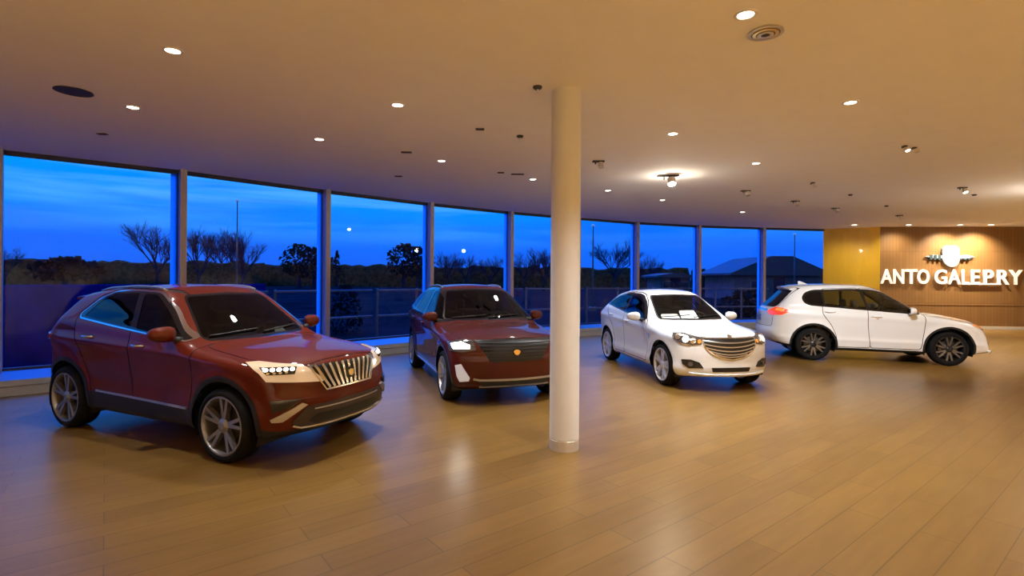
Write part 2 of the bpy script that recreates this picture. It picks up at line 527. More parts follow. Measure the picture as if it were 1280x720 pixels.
def blob(bm, c, s, n=(12, 8), e=2.6):
    """super-ellipsoid"""
    f = lambda t, p: math.copysign(abs(t) ** p, t)
    rings = []
    for j in range(n[1] + 1):
        ph = -PI / 2 + PI * j / n[1]
        rings.append([bm.verts.new((c[0] + s[0] * f(math.cos(ph), 2 / e) * f(math.cos(2 * PI * i / n[0]), 2 / e),
                                    c[1] + s[1] * f(math.cos(ph), 2 / e) * f(math.sin(2 * PI * i / n[0]), 2 / e),
                                    c[2] + s[2] * f(math.sin(ph), 2 / e))) for i in range(n[0])])
    for j in range(n[1]):
        for i in range(n[0]):
            bm.faces.new((rings[j][i], rings[j][(i + 1) % n[0]], rings[j + 1][(i + 1) % n[0]], rings[j + 1][i]))
    bmesh.ops.remove_doubles(bm, verts=bm.verts, dist=1e-5)

def make_mirror(door, B, s, x, z, m, tilt=0.0, size=(.075, .115, .075)):
    y0 = float(B.hit([(x, s * 1.6, z)], [(0, -s, 0)])[0][1])
    bm = bmesh.new(); c = (x - .03, y0 + s * (size[1] + .045), z + .045)
    blob(bm, c, size, (20, 12))
    for v in bm.verts:                                    # flat rear face, tapering outward
        v.co.x = max(v.co.x, c[0] - size[0] * .55)
        t = (v.co.y - c[1]) * s / size[1]
        v.co.z = c[2] + (v.co.z - c[2]) * (1 - .18 * t); v.co.x = v.co.x - .03 * max(t, -.3)
    mm = bm_obj('mirror', bm, m, door, True, sharp=50)
    bm = bmesh.new(); tube(bm, [(x, y0 - s * .03, z - .03), (x - .01, y0 + s * .05, z - .01), (x - .03, y0 + s * .10, z + .02)], [.035, .028, .022])
    bm_obj('mirror_arm', bm, M['black'], door, True)
    bm = bmesh.new(); prism(bm, rnd([(c[1] - size[1] * .8, c[2] - size[2] * .7), (c[1] + size[1] * .8, c[2] - size[2] * .6), (c[1] + size[1] * .8, c[2] + size[2] * .6), (c[1] - size[1] * .8, c[2] + size[2] * .7)], .02), c[0] - size[0] * .55 - .006, c[0] - size[0] * .55 + .002, 'X')
    bm_obj('mirror_pane', bm, M['mirror'], door)

def make_handle(door, B, s, x, z, m, L=.2):
    P = B.hit([(x + t, s * 1.6, z + .0) for t in np.linspace(-L / 2, L / 2, 7)], np.tile((0., -s, 0.), (7, 1)))
    bm = bmesh.new(); o = [.0, .022, .032, .034, .032, .022, .0]
    tube(bm, [(p[0], p[1] + s * k, p[2]) for p, k in zip(P, o)], [.012, .013, .014, .014, .014, .013, .012], 8)
    return bm_obj('door_handle', bm, m, door, True)

def make_car(name, label, group, sp, loc, yaw):
    B = Body(sp)
    root = empty(name, loc, math.radians(yaw)); tag(root, label, 'car', group)
    lo = (min(sp['xr'], key=lambda p: p[1])[1] - .08, -sp['W'] - .12, sp['bot'][0][1] - .15 if False else .05)
    hi = (max(p[1] for p in sp['xf']) + .08, sp['W'] + .12, max(p[1] for p in sp['top']) + .1)
    V, Q = nets(B, sp.get('h', .025), lo, hi)
    sh = Shell(V, Q.tolist(), B.normal(V))
    XZ = lambda P: P[:, [0, 2]]; YZ = lambda P: P[:, [1, 2]]; XY = lambda P: P[:, [0, 1]]
    hub, Ra = sp['hub'], sp['arch']
    ARCH = lambda C, N: (np.abs(C[:, 1]) > .45) & (C[:, 2] < 1.0)
    for xw in sp['wheels']:
        sh.cut(lambda P: np.hypot(P[:, 0] - xw, P[:, 2] - hub) - Ra, ARCH)
        if sp.get('clad'): sh.cut(lambda P: np.hypot(P[:, 0] - xw, P[:, 2] - hub) - Ra - sp.get('ring', .05), ARCH)
    cl = None
    if sp.get('clad'):
        cl = curve(sp['clad'], .02)[0]
        sh.cut(lambda P: P[:, 2] - cl(P[:, 0]), lambda C, N: C[:, 2] < .8)
    dlo = rnd(sp['dlo'], sp.get('dlo_r', .05)); wins = [(n_, rnd(p, r)) for n_, p, r in sp['windows']]
    tr = sp.get('trim', .016)
    for nm in ('front_door', 'rear_door'):
        if nm not in sp: continue
        pl = rnd(sp[nm], .05)
        for o in (-.006, .006): sh.cut(lambda P: poly_sd(XZ(P), pl) - o, BOTH)
    sh.cut(lambda P: poly_sd(XZ(P), dlo), BOTH); sh.cut(lambda P: poly_sd(XZ(P), dlo) - tr, BOTH)
    for _, w in wins: sh.cut(lambda P: poly_sd(XZ(P), w), BOTH)
    hood = rnd(sp['hood'], .08)
    for o in (-.005, .005): sh.cut(lambda P: poly_sd(XY(P), hood) - o, TOPD)
    ws = rnd(sp['screen'], .05); rw = rnd(sp['rear_screen'], .06); tg = rnd(sp['tailgate'], .06)
    sh.cut(lambda P: poly_sd(YZ(P), ws), FRONTD); sh.cut(lambda P: poly_sd(YZ(P), ws) - .022, FRONTD)
    for o in (-.005, .005): sh.cut(lambda P: poly_sd(YZ(P), tg) - o, REARD)
    sh.cut(lambda P: poly_sd(YZ(P), rw), REARD); sh.cut(lambda P: poly_sd(YZ(P), rw) - .02, REARD)
    C, N, _ = sh.cents()
    lab = np.array(['body'] * len(C), dtype=object)
    both = BOTH(C, N); side = np.where(C[:, 1] < 0, 'R', 'L')
    if cl is not None: lab[(C[:, 2] < cl(C[:, 0]))] = 'lower_cladding'
    tmask = TOPD(C, N) & (C[:, 0] > .3); hd = poly_sd(XY(C), hood)
    lab[tmask & (hd < -.005)] = 'hood'; lab[tmask & (np.abs(hd) <= .005)] = 'hood_gap'
    rm = REARD(C, N); td = poly_sd(YZ(C), tg)
    lab[rm & (td < -.005)] = 'tailgate'; lab[rm & (np.abs(td) <= .005)] = 'tailgate_gap'
    for nm in ('rear_door', 'front_door'):
        if nm not in sp: continue
        d = poly_sd(XZ(C), rnd(sp[nm], .05)); ok = both & (lab != 'lower_cladding')
        lab[ok & (d < -.006)] = nm; lab[ok & (np.abs(d) <= .006)] = 'door_gap'
    if sp.get('clad'):
        for xw in sp['wheels']:
            lab[ARCH(C, N) & (np.abs(N[:, 1]) > .2) & (np.hypot(C[:, 0] - xw, C[:, 2] - hub) < Ra + sp.get('ring', .05))] = 'arch_cladding'
    dd = poly_sd(XZ(C), dlo)
    lab[both & (dd < tr)] = 'window_trim'; lab[both & (dd < 0)] = 'window_pillar'
    for wn, w in wins: lab[both & (poly_sd(XZ(C), w) < 0)] = 'win:' + wn
    fm = FRONTD(C, N); wd = poly_sd(YZ(C), ws)
    lab[fm & (wd < .022)] = 'windscreen_seal'; lab[fm & (wd < 0)] = 'windscreen'
    rd = poly_sd(YZ(C), rw); lab[rm & (rd < .02)] = 'rear_screen_seal'; lab[rm & (rd < 0)] = 'rear_screen'
    for xw in sp['wheels']:
        lab[ARCH(C, N) & (np.hypot(C[:, 0] - xw, C[:, 2] - hub) < Ra)] = 'gone'
    mm = sp['mats']
    pm = {'body': mm['paint'], 'hood': mm['paint'], 'front_door': mm['paint'], 'rear_door': mm['paint'], 'tailgate': mm['paint'],
          'lower_cladding': mm.get('clad', M['dark_plastic']), 'arch_cladding': mm.get('clad', M['dark_plastic']), 'hood_gap': M['gap'], 'tailgate_gap': M['gap'], 'door_gap': M['gap'],
          'window_trim': mm.get('trim', M['chrome']), 'window_pillar': M['gloss_black'], 'windscreen': mm.get('screen', M['glass_screen']),
          'windscreen_seal': M['gloss_black'], 'rear_screen': M['glass_dark'], 'rear_screen_seal': M['gloss_black']}
    parts = {}
    sided = ('front_door', 'rear_door', 'window_trim', 'window_pillar', 'arch_cladding')
    def emit(key, name_, m, parent, sel, off=0.0):
        fs = [sh.faces[i] for i in np.where(sel)[0]]
        if not fs: return None
        ids = sorted({v for f in fs for v in f}); mp = {v: i for i, v in enumerate(ids)}
        Nv = sh.N[ids] / np.linalg.norm(sh.N[ids], axis=1, keepdims=True)
        o = mesh_obj(name_, sh.V[ids] + Nv * off, [[mp[v] for v in f] for f in fs], m, parent, normals=Nv)
        parts[key] = o; return o
    sh.N = B.normal(sh.V)
    for L in ('body', 'hood', 'tailgate', 'lower_cladding', 'hood_gap', 'tailgate_gap', 'windscreen', 'windscreen_seal', 'rear_screen', 'rear_screen_seal'):
        par = parts.get('tailgate', root) if L.startswith('rear_screen') else root
        emit(L, L, pm[L], par, lab == L, -.006 if L.endswith('_gap') else (.002 if 'cladding' in L else 0))
    for s in 'RL':
        gi = np.where((lab == 'door_gap') & (side == s))[0]; own = {}; up_ = {}
        def find(a):
            while up_.setdefault(a, a) != a: up_[a] = up_[up_[a]]; a = up_[a]
            return a
        for i in gi:
            f = sh.faces[i]
            for v in f[1:]: up_[find(v)] = find(f[0])
        for i in gi: own.setdefault(find(sh.faces[i][0]), []).append(i)
        for q, L in enumerate(own.values()):
            if len(L) < 12: L_ = None; continue
            sel = np.zeros(len(lab), bool); sel[L] = True
            emit('door_gap%s%d' % (s, q), 'door_gap', pm['door_gap'], root, sel, -.006)
        for L in ('front_door', 'rear_door'): emit(L + s, L, pm[L], root, (lab == L) & (side == s))
        for L in ('window_trim', 'window_pillar'): emit(L + s, L, pm[L], root, (lab == L) & (side == s), .002 if L == 'window_trim' else 0)
        for xw, tagw in zip(sp['wheels'], 'rf'):
            emit('arch_cladding' + s + tagw, 'arch_cladding', pm['arch_cladding'], root, (lab == 'arch_cladding') & (side == s) & (np.abs(C[:, 0] - xw) < .7), .004)
        for wn, _ in wins:
            emit('win:' + wn + s, 'side_window', mm.get('glass:' + wn, M['glass_side']), parts.get(sp.get('win_parent', {}).get(wn, '') + s, root), (lab == 'win:' + wn) & (side == s), -.004)
    # wheels and wells
    for xw, wy in zip(sp['wheels'], sp['wheel_y']):
        for s in (-1, 1):
            make_wheel(root, xw, s * (wy - sp['tw'] / 2), s, sp)
            bm = bmesh.new(); a0 = math.asin(max(-.9, (.2 - hub) / Ra)); K = 28; rings = []
            for yy in (sp['W'] - .05, .42):
                rings.append([bm.verts.new((xw + (Ra + .006) * math.cos(a0 + (PI - 2 * a0) * k / K), s * yy, hub + (Ra + .006) * math.sin(a0 + (PI - 2 * a0) * k / K))) for k in range(K + 1)])
            for k in range(K): bm.faces.new((rings[0][k], rings[0][k + 1], rings[1][k + 1], rings[1][k]))
            bm.faces.new(rings[1])
            bm_obj('wheel_well', bm, M['black'], root, True, sharp=40)
    # cabin
    st = mm.get('seat', M['seat'])
    cx = sp.get('cabin_x', 0.0)
    for y in (-.36, .36): make_seat(root, cx - .05, y, st)
    make_seat(root, cx - .92, 0, st, 1.15)
    bm = bmesh.new(); box(bm, (cx - .25, 0, .42), (2.0, 1.3, .08), .02)
    bm_obj('cabin_floor', bm, M['cabin'], root)
    bm = bmesh.new(); box(bm, (cx + .70, 0, sp['dash_z'] - .09), (.42, 1.24, .18), .06); box(bm, (cx + .52, -.02, sp['dash_z'] - .02), (.12, .3, .1), .03)
    bm_obj('dashboard', bm, M['cabin'], root, True, sharp=50)
    bm = bmesh.new(); mt = Matrix.Translation((cx + .42, .36, sp['dash_z'] - .03)) @ Matrix.Rotation(math.radians(-65), 4, 'Y')
    r0 = bmesh.ops.create_circle(bm, radius=.18, segments=28); bm.clear()
    pr = [(.18 + .014 * math.cos(t), .014 * math.sin(t)) for t in (2 * PI * k / 8 for k in range(8))]
    lathe(bm, pr, 28, 'Z', closed=True); box(bm, (0, 0, 0), (.34, .03, .015), .005); box(bm, (-.08, 0, 0), (.16, .03, .015), .005)
    bmesh.ops.transform(bm, verts=bm.verts, matrix=mt)
    bm_obj('steering_wheel', bm, M['black'], root, True, sharp=50)
    # mirrors, handles
    for s, k in ((-1, 'R'), (1, 'L')):
        d = parts['front_door' + k]
        make_mirror(d, B, s, *sp['mirror'], mm.get('mirror', mm['paint']))
        make_handle(d, B, s, *sp['handle_f'], mm.get('handle', mm['paint']))
        if 'rear_door' + k in parts: make_handle(parts['rear_door' + k], B, s, *sp['handle_r'], mm.get('handle', mm['paint']))
    return root, B, parts
# ------------------------------------------------------------------ first car: the dark red SUV
RED = paint('red_lacquer', (.10, .0115, .003), .45, coat=.6, spec=.06)
SPEC_RED = dict(
    W=.85, wheels=(-1.44, 1.18), wheel_y=(.845, .845), hub=.335, R=.345, rim_r=.272, tw=.225, arch=.425, ring=.05, flare=.018,
    plan=[(-2.2, .74), (-1.9, .82), (-1.4, .85), (0, .84), (1.1, .85), (1.6, .835), (2.0, .78)],
    belt=[(-2, 1.24), (-1.2, 1.225), (-.6, 1.19), (0, 1.15), (.7, 1.08), (2, 1.02)],
    low=[(.1, .12), (.22, .07), (.30, .035), (.42, .02), (.50, .022), (.62, .028), (.78, .010), (.92, .0), (1.0, .004), (1.1, .018), (1.25, .04), (2, .04)],
    crease=[([(-2, 1.03), (-.9, 1.0), (0, .97), (1.2, .93), (2, .9)], .012, .05)],
    tum=[(-2.1, .75), (-1.6, .62), (-1.1, .44), (-.5, .38), (2, .38)], tum2=.20,
    top=[(-2.1, 1.47), (-1.75, 1.525), (-1.2, 1.60), (-.6, 1.635), (-.1, 1.625), (.11, 1.54), (.69, 1.105), (.85, 1.07), (1.3, 1.03), (1.7, .975), (1.95, .915), (2.1, .87)],
    xf=[(.1, 1.72), (.22, 1.84), (.30, 1.93), (.45, 1.96), (.62, 1.965), (.70, 1.94), (.90, 1.90), (.97, 1.86), (1.1, 1.7)],
    xr=[(.1, -1.78), (.25, -1.95), (.38, -2.04), (.62, -2.08), (.85, -2.05), (1.04, -2.11), (1.11, -2.07), (1.3, -1.85), (1.45, -1.70), (1.7, -1.58)],
    Rf=.27, pf=2.8, Rr=.24, pr=2.6, bot=[(-2.1, .34), (-1.8, .27), (-1.0, .24), (1.0, .24), (1.6, .25), (2.1, .28)],
    bow=[(-2, -.16), (-.8, -.04), (-.2, .1), (.6, .14), (2, .16)], crown=[(-2, .12), (0, .12), (.5, .05), (.9, .10), (2, .10)],
    k_roof=.10, k_f=.07, k_r=.09,
    clad=[(-2.2, .46), (-1.4, .47), (0, .455), (1.2, .435), (1.55, .40), (1.75, .34), (2.2, .30)],
    dlo=[(-1.23, 1.262), (-.645, 1.205), (-.2, 1.165), (.60, 1.094), (.465, 1.18), (.185, 1.395), (.005, 1.495), (-.12, 1.548), (-.45, 1.560), (-.86, 1.545), (-1.06, 1.46), (-1.25, 1.30)], dlo_r=.06,
    windows=[('front', [(-.19, 1.18), (.53, 1.114), (.405, 1.195), (.145, 1.38), (-.01, 1.47), (-.14, 1.530), (-.325, 1.535)], .03),
             ('rear', [(-.29, 1.19), (-.645, 1.222), (-1.18, 1.275), (-1.02, 1.445), (-.84, 1.525), (-.42, 1.540)], .03)],
    win_parent={'front': 'front_door', 'rear': 'rear_door'},
    front_door=[(-.20, .42), (.70, .42), (.745, .75), (.74, 1.085), (.64, 1.12), (.27, 1.42), (.06, 1.54), (-.12, 1.585), (-.37, 1.59), (-.26, 1.2), (-.26, .9)],
    rear_door=[(-.20, .42), (-.26, .9), (-.26, 1.2), (-.37, 1.59), (-.86, 1.585), (-1.08, 1.50), (-1.29, 1.30), (-1.28, 1.1), (-1.08, .80), (-.96, .55), (-.95, .42)],
    hood=[(.74, -.69), (.74, .69), (1.3, .72), (1.72, .66), (1.83, .46), (1.845, .0), (1.83, -.46), (1.72, -.66), (1.3, -.72)],
    screen=[(-.625, 1.10), (.625, 1.10), (.47, 1.505), (.0, 1.525), (-.47, 1.505)],
    rear_screen=[(-.60, 1.15), (.60, 1.15), (.52, 1.43), (-.52, 1.43)], tailgate=[(-.66, .72), (.66, .72), (.66, 1.1), (.56, 1.50), (-.56, 1.50), (-.66, 1.1)],
    mirror=(.50, 1.12), handle_f=(-.10, 1.015), handle_r=(-1.0, 1.06), dash_z=1.06, cabin_x=-.1,
    wheel=dict(n=5, phase=PI / 2 + .1, spoke=M['wheel_grey'], lip=M['wheel_grey'], arms=[(-.17, .036, .030, .05, .262, 0), (.17, .036, .030, .05, .262, 0)]),
    mats=dict(paint=RED, trim=M['chrome'], handle=M['chrome']),
)
# ------------------------------------------------------------------ second car: the maroon crossover behind the column
MAROON = paint('maroon_lacquer', (.07, .009, .006), .45, coat=.7, spec=.06)
SPEC_MAROON = dict(
    W=.88, wheels=(-1.37, 1.37), wheel_y=(.87, .87), hub=.34, R=.345, rim_r=.262, tw=.225, arch=.42, ring=.045, flare=.018,
    plan=[(-2.3, .74), (-1.9, .84), (-1.4, .88), (0, .87), (1.2, .88), (1.7, .87), (2.1, .82)],
    belt=[(-2, 1.14), (-1.2, 1.12), (0, 1.09), (.8, 1.04), (2, 1.0)],
    low=[(.1, .14), (.22, .08), (.30, .04), (.42, .02), (.50, .018), (.62, .022), (.78, .008), (.90, .0), (1.0, .006), (1.1, .03), (1.25, .045), (2, .045)],
    crease=[([(-2, .98), (0, .93), (2, .88)], .014, .06)],
    tum=[(-2.2, .75), (-1.6, .6), (-1.1, .48), (-.5, .42), (2, .42)], tum2=.2,
    top=[(-2.3, 1.40), (-1.9, 1.50), (-1.3, 1.58), (-.6, 1.61), (-.2, 1.595), (.05, 1.53), (.72, 1.085), (.88, 1.045), (1.4, 1.00), (1.8, .945), (2.05, .885), (2.2, .84)],
    xf=[(.1, 1.82), (.20, 1.95), (.30, 2.04), (.45, 2.06), (.60, 2.07), (.72, 2.06), (.88, 2.00), (.95, 1.95), (1.1, 1.8)],
    xr=[(.1, -1.95), (.25, -2.1), (.38, -2.18), (.62, -2.2), (.85, -2.17), (1.05, -2.18), (1.13, -2.15), (1.3, -2.03), (1.5, -1.86), (1.7, -1.7)],
    Rf=.24, pf=3.0, Rr=.24, pr=2.6, bot=[(-2.3, .32), (-1.9, .25), (-1.0, .22), (1.0, .22), (1.6, .22), (2.1, .22)],
    bow=[(-2, -.16), (-.8, -.04), (-.2, .1), (.6, .14), (2, .16)], crown=[(-2, .12), (0, .11), (.5, .05), (.9, .09), (2, .09)],
    k_roof=.10, k_f=.07, k_r=.09, h=.028,
    clad=[(-2.4, .40), (-1.4, .41), (0, .37), (1.3, .36), (1.7, .30), (1.9, .24), (2.3, .22)],
    dlo=[(-1.66, 1.15), (-.58, 1.10), (.74, 1.045), (.60, 1.16), (.30, 1.36), (.06, 1.475), (-.12, 1.515), (-.55, 1.535), (-1.0, 1.52), (-1.35, 1.43), (-1.62, 1.22)], dlo_r=.06,
    windows=[('front', [(-.21, 1.11), (.665, 1.068), (.55, 1.165), (.27, 1.345), (.04, 1.455), (-.14, 1.492), (-.31, 1.502)], .03),
             ('rear', [(-.28, 1.115), (-1.05, 1.15), (-1.10, 1.47), (-1.0, 1.495), (-.40, 1.508)], .03),
             ('quarter', [(-1.12, 1.155), (-1.58, 1.185), (-1.34, 1.395), (-1.16, 1.455)], .03)],
    win_parent={'front': 'front_door', 'rear': 'rear_door'},
    front_door=[(-.20, .36), (.80, .36), (.86, .75), (.86, 1.03), (.74, 1.08), (.32, 1.38), (.08, 1.51), (-.12, 1.555), (-.37, 1.56), (-.25, 1.15), (-.25, .9)],
    rear_door=[(-.20, .36), (-.25, .9), (-.25, 1.15), (-.37, 1.56), (-1.08, 1.55), (-1.12, 1.30), (-1.14, 1.0), (-1.0, .78), (-.90, .55), (-.89, .36)],
    hood=[(.80, -.72), (.80, .72), (1.4, .76), (1.82, .70), (1.93, .46), (1.945, .0), (1.93, -.46), (1.82, -.70), (1.4, -.76)],
    screen=[(-.68, 1.085), (.68, 1.085), (.515, 1.505), (.0, 1.525), (-.515, 1.505)],
    rear_screen=[(-.62, 1.15), (.62, 1.15), (.54, 1.42), (-.54, 1.42)], tailgate=[(-.68, .72), (.68, .72), (.68, 1.1), (.56, 1.47), (-.56, 1.47), (-.68, 1.1)],
    mirror=(.62, 1.07), handle_f=(-.10, .97), handle_r=(-1.02, 1.0), dash_z=1.03, cabin_x=-.05,
    wheel=dict(n=7, phase=PI / 2, spoke=M['wheel_grey'], arms=[(-.12, .022, .026, .05, .252, 0), (.12, .022, .026, .05, .252, 0)], lip=M['satin']),
    mats=dict(paint=MAROON, trim=M['gloss_black'], handle=MAROON, clad=M['gloss_black']),
)
# ------------------------------------------------------------------ third car: the white saloon
WHITE = paint('white_lacquer', (.76, .79, .82), .28, spec=.5)
SPEC_SEDAN = dict(
    W=.81, wheels=(-1.38, 1.20), wheel_y=(.80, .80), hub=.33, R=.335, rim_r=.262, tw=.205, arch=.405, flare=.02,
    plan=[(-2.3, .68), (-1.9, .77), (-1.4, .81), (0, .80), (1.1, .81), (1.6, .79), (2.0, .74)],
    belt=[(-2, 1.12), (-1.2, 1.12), (-.5, 1.09), (.6, 1.0), (2, .95)],
    low=[(.1, .12), (.20, .06), (.28, .02), (.36, .012), (.48, .022), (.62, .014), (.78, .002), (.88, .0), (.98, .008), (1.1, .03), (1.25, .05), (2, .05)],
    crease=[([(-2, .96), (-.5, .92), (.6, .86), (2, .80)], .012, .05), ([(-2, .40), (2, .36)], .010, .05)],
    tum=[(-2, .55), (-1.1, .48), (2, .46)], tum2=.2,
    top=[(-2.3, 1.02), (-2.1, 1.09), (-1.86, 1.14), (-1.30, 1.44), (-.9, 1.515), (-.45, 1.53), (-.12, 1.505), (.11, 1.43), (.75, 1.045), (.90, 1.015), (1.2, .985), (1.6, .935), (1.85, .875), (2.1, .80)],
    xf=[(.1, 1.74), (.20, 1.84), (.27, 1.91), (.35, 1.945), (.46, 1.94), (.60, 1.945), (.75, 1.925), (.85, 1.885), (1.0, 1.75)],
    xr=[(.1, -1.9), (.25, -2.08), (.38, -2.15), (.62, -2.17), (.85, -2.16), (1.0, -2.14), (1.1, -2.10), (1.3, -1.9)],
    Rf=.30, pf=2.6, Rr=.24, pr=2.6, bot=[(-2.3, .27), (-1.8, .22), (-1.0, .21), (1.0, .21), (1.6, .215), (2.1, .22)],
    bow=[(-2, -.14), (-1.0, -.06), (-.3, .08), (.5, .14), (2, .16)], crown=[(-2, .10), (0, .12), (.5, .06), (.9, .10), (2, .12)],
    k_roof=.10, k_f=.08, k_r=.09, h=.026,
    dlo=[(-1.46, 1.20), (-.49, 1.10), (.56, 1.005), (.44, 1.105), (.15, 1.30), (-.05, 1.395), (-.22, 1.428), (-.66, 1.432), (-1.0, 1.39), (-1.25, 1.30), (-1.44, 1.215)], dlo_r=.04,
    windows=[('front', [(-.40, 1.105), (.48, 1.025), (.37, 1.12), (.12, 1.29), (-.07, 1.375), (-.23, 1.407), (-.50, 1.41)], .03),
             ('rear', [(-.475, 1.115), (-1.38, 1.20), (-1.22, 1.29), (-.98, 1.37), (-.66, 1.412), (-.57, 1.412)], .03)],
    win_parent={'front': 'front_door', 'rear': 'rear_door'},
    front_door=[(-.42, .30), (.60, .30), (.65, .6), (.64, .98), (.56, 1.03), (.17, 1.325), (-.04, 1.43), (-.22, 1.465), (-.56, 1.47), (-.45, 1.1), (-.45, .8)],
    rear_door=[(-.42, .30), (-.45, .8), (-.45, 1.1), (-.56, 1.47), (-1.0, 1.425), (-1.27, 1.33), (-1.42, 1.22), (-1.36, 1.05), (-1.06, .78), (-.93, .52), (-.92, .30)],
    hood=[(.80, -.64), (.80, .64), (1.2, .67), (1.62, .63), (1.80, .46), (1.835, .0), (1.80, -.46), (1.62, -.63), (1.2, -.67)],
    screen=[(-.60, 1.045), (.60, 1.045), (.475, 1.405), (.0, 1.425), (-.475, 1.405)],
    rear_screen=[(-.58, 1.18), (.58, 1.18), (.48, 1.40), (-.48, 1.40)], tailgate=[(-.60, .72), (.60, .72), (.60, 1.10), (.50, 1.13), (-.50, 1.13), (-.60, 1.10)],
    mirror=(.44, 1.015), handle_f=(-.28, .93), handle_r=(-1.12, .99), dash_z=.985, cabin_x=-.2,
    wheel=dict(n=5, phase=PI / 2 + .2, spoke=M['wheel_silver'], lip=M['wheel_silver'], arms=[(-.20, .06, .045, .05, .255, 0), (.20, .06, .045, .05, .255, 0)]),
    mats=dict(paint=WHITE, trim=M['gloss_black'], handle=WHITE, screen=M['glass_clear']),
)
# ------------------------------------------------------------------ fourth car: the white SUV by the sign wall
SPEC_WHITE = dict(
    W=.85, wheels=(-1.235, 1.235), wheel_y=(.845, .845), hub=.335, R=.345, rim_r=.255, tw=.225, arch=.425, ring=.04, flare=.02,
    plan=[(-2.2, .76), (-1.8, .83), (-1.4, .85), (0, .84), (1.1, .85), (1.6, .83), (2.1, .76)],
    belt=[(-2, 1.19), (-1.3, 1.185), (-.2, 1.11), (.8, 1.03), (2, .95)],
    low=[(.1, .12), (.20, .07), (.29, .03), (.36, .018), (.48, .022), (.60, .016), (.74, .006), (.88, .0), (1.0, .006), (1.12, .03), (1.25, .045), (2, .045)],
    crease=[([(-2, 1.0), (0, .94), (2, .84)], .010, .06), ([(-2, .48), (0, .45), (2, .44)], .012, .045)],
    tum=[(-2.1, .70), (-1.6, .56), (-1.1, .42), (-.5, .40), (2, .40)], tum2=.18,
    top=[(-2.2, 1.53), (-1.8, 1.585), (-1.3, 1.63), (-.7, 1.65), (-.2, 1.637), (.08, 1.575), (.80, 1.11), (.95, 1.065), (1.35, 1.01), (1.75, .925), (2.0, .845), (2.2, .72)],
    xf=[(.1, 1.85), (.20, 1.98), (.28, 2.13), (.36, 2.16), (.46, 2.13), (.60, 2.10), (.72, 2.05), (.82, 1.97), (.95, 1.84)],
    xr=[(.1, -1.75), (.25, -1.88), (.36, -2.05), (.50, -2.18), (.60, -2.21), (.68, -2.18), (.85, -2.17), (1.05, -2.14), (1.13, -2.06), (1.3, -1.88), (1.52, -1.66), (1.7, -1.54)],
    Rf=.30, pf=2.5, Rr=.26, pr=2.6, bot=[(-2.2, .36), (-1.8, .28), (-1.0, .23), (1.0, .22), (1.6, .23), (2.1, .24)],
    bow=[(-2, -.16), (-.8, -.04), (-.2, .1), (.6, .14), (2, .16)], crown=[(-2, .12), (0, .12), (.5, .05), (.9, .10), (2, .12)],
    k_roof=.10, k_f=.08, k_r=.09, h=.026,
    clad=[(-2.3, .40), (-1.7, .33), (-1.2, .30), (0, .285), (1.2, .27), (1.7, .20), (2.3, .18)],
    dlo=[(-1.30, 1.19), (-.2, 1.11), (.74, 1.04), (.60, 1.165), (.35, 1.34), (.12, 1.47), (-.12, 1.52), (-.475, 1.525), (-1.22, 1.495), (-1.36, 1.44), (-1.43, 1.34), (-1.40, 1.24)], dlo_r=.06,
    windows=[('front', [(-.18, 1.125), (.66, 1.062), (.54, 1.17), (.31, 1.325), (.09, 1.45), (-.12, 1.497), (-.25, 1.50)], .03),
             ('rear', [(-.235, 1.13), (-1.00, 1.185), (-1.02, 1.48), (-.475, 1.502), (-.32, 1.502)], .03),
             ('quarter', [(-1.04, 1.188), (-1.28, 1.208), (-1.375, 1.26), (-1.40, 1.34), (-1.335, 1.42), (-1.20, 1.472), (-1.06, 1.478)], .04)],
    win_parent={'front': 'front_door', 'rear': 'rear_door'},
    front_door=[(-.16, .31), (.74, .31), (.80, .7), (.82, 1.0), (.74, 1.07), (.37, 1.37), (.14, 1.505), (-.12, 1.56), (-.33, 1.56), (-.21, 1.12), (-.21, .8)],
    rear_door=[(-.16, .31), (-.21, .8), (-.21, 1.12), (-.33, 1.56), (-1.03, 1.535), (-1.06, 1.35), (-1.06, 1.0), (-.90, .78), (-.80, .55), (-.79, .31)],
    hood=[(.86, -.69), (.86, .69), (1.35, .71), (1.72, .64), (1.86, .46), (1.895, .0), (1.86, -.46), (1.72, -.64), (1.35, -.71)],
    screen=[(-.63, 1.115), (.63, 1.115), (.49, 1.56), (.0, 1.58), (-.49, 1.56)],
    rear_screen=[(-.64, 1.14), (.64, 1.14), (.545, 1.49), (-.545, 1.49)], tailgate=[(-.69, .70), (.69, .70), (.70, 1.08), (.585, 1.55), (-.585, 1.55), (-.70, 1.08)],
    mirror=(.56, 1.06), handle_f=(-.06, .97), handle_r=(-.92, 1.05), dash_z=1.05, cabin_x=.0,
    wheel=dict(n=6, phase=PI / 2, spoke=M['spoke_grey'], lip=M['dark_alloy'], hub=M['dark_alloy'], arms=[(-.20, .035, .03, .05, .246, 0), (.20, .035, .03, .05, .246, 0)]),
    mats=dict(paint=WHITE, trim=M['gloss_black'], handle=WHITE, clad=M['dark_plastic'], seat=M['seat_tan'], **{'glass:front': M['glass_cabin'], 'glass:rear': M['glass_cabin']}),
)
# ------------------------------------------------------------------ camera
cam = bpy.data.cameras.new('camera'); cam_o = bpy.data.objects.new('camera', cam); COL.objects.link(cam_o)
bpy.context.scene.camera = cam_o
cam.sensor_fit = 'HORIZONTAL'; cam.sensor_width = 36.0; cam.lens = 36.0 * 650 / 1280
cam.shift_y = (345.8 - 360) / 1280
cam_o.location = (0, 0, 1.75); cam_o.rotation_euler = (PI / 2, 0, 0)
cam_o.rotation_euler = (Matrix.Rotation(PI / 2, 3, 'X') @ Matrix.Rotation(.0075, 3, 'Z')).to_euler()
cam.clip_end = 2000
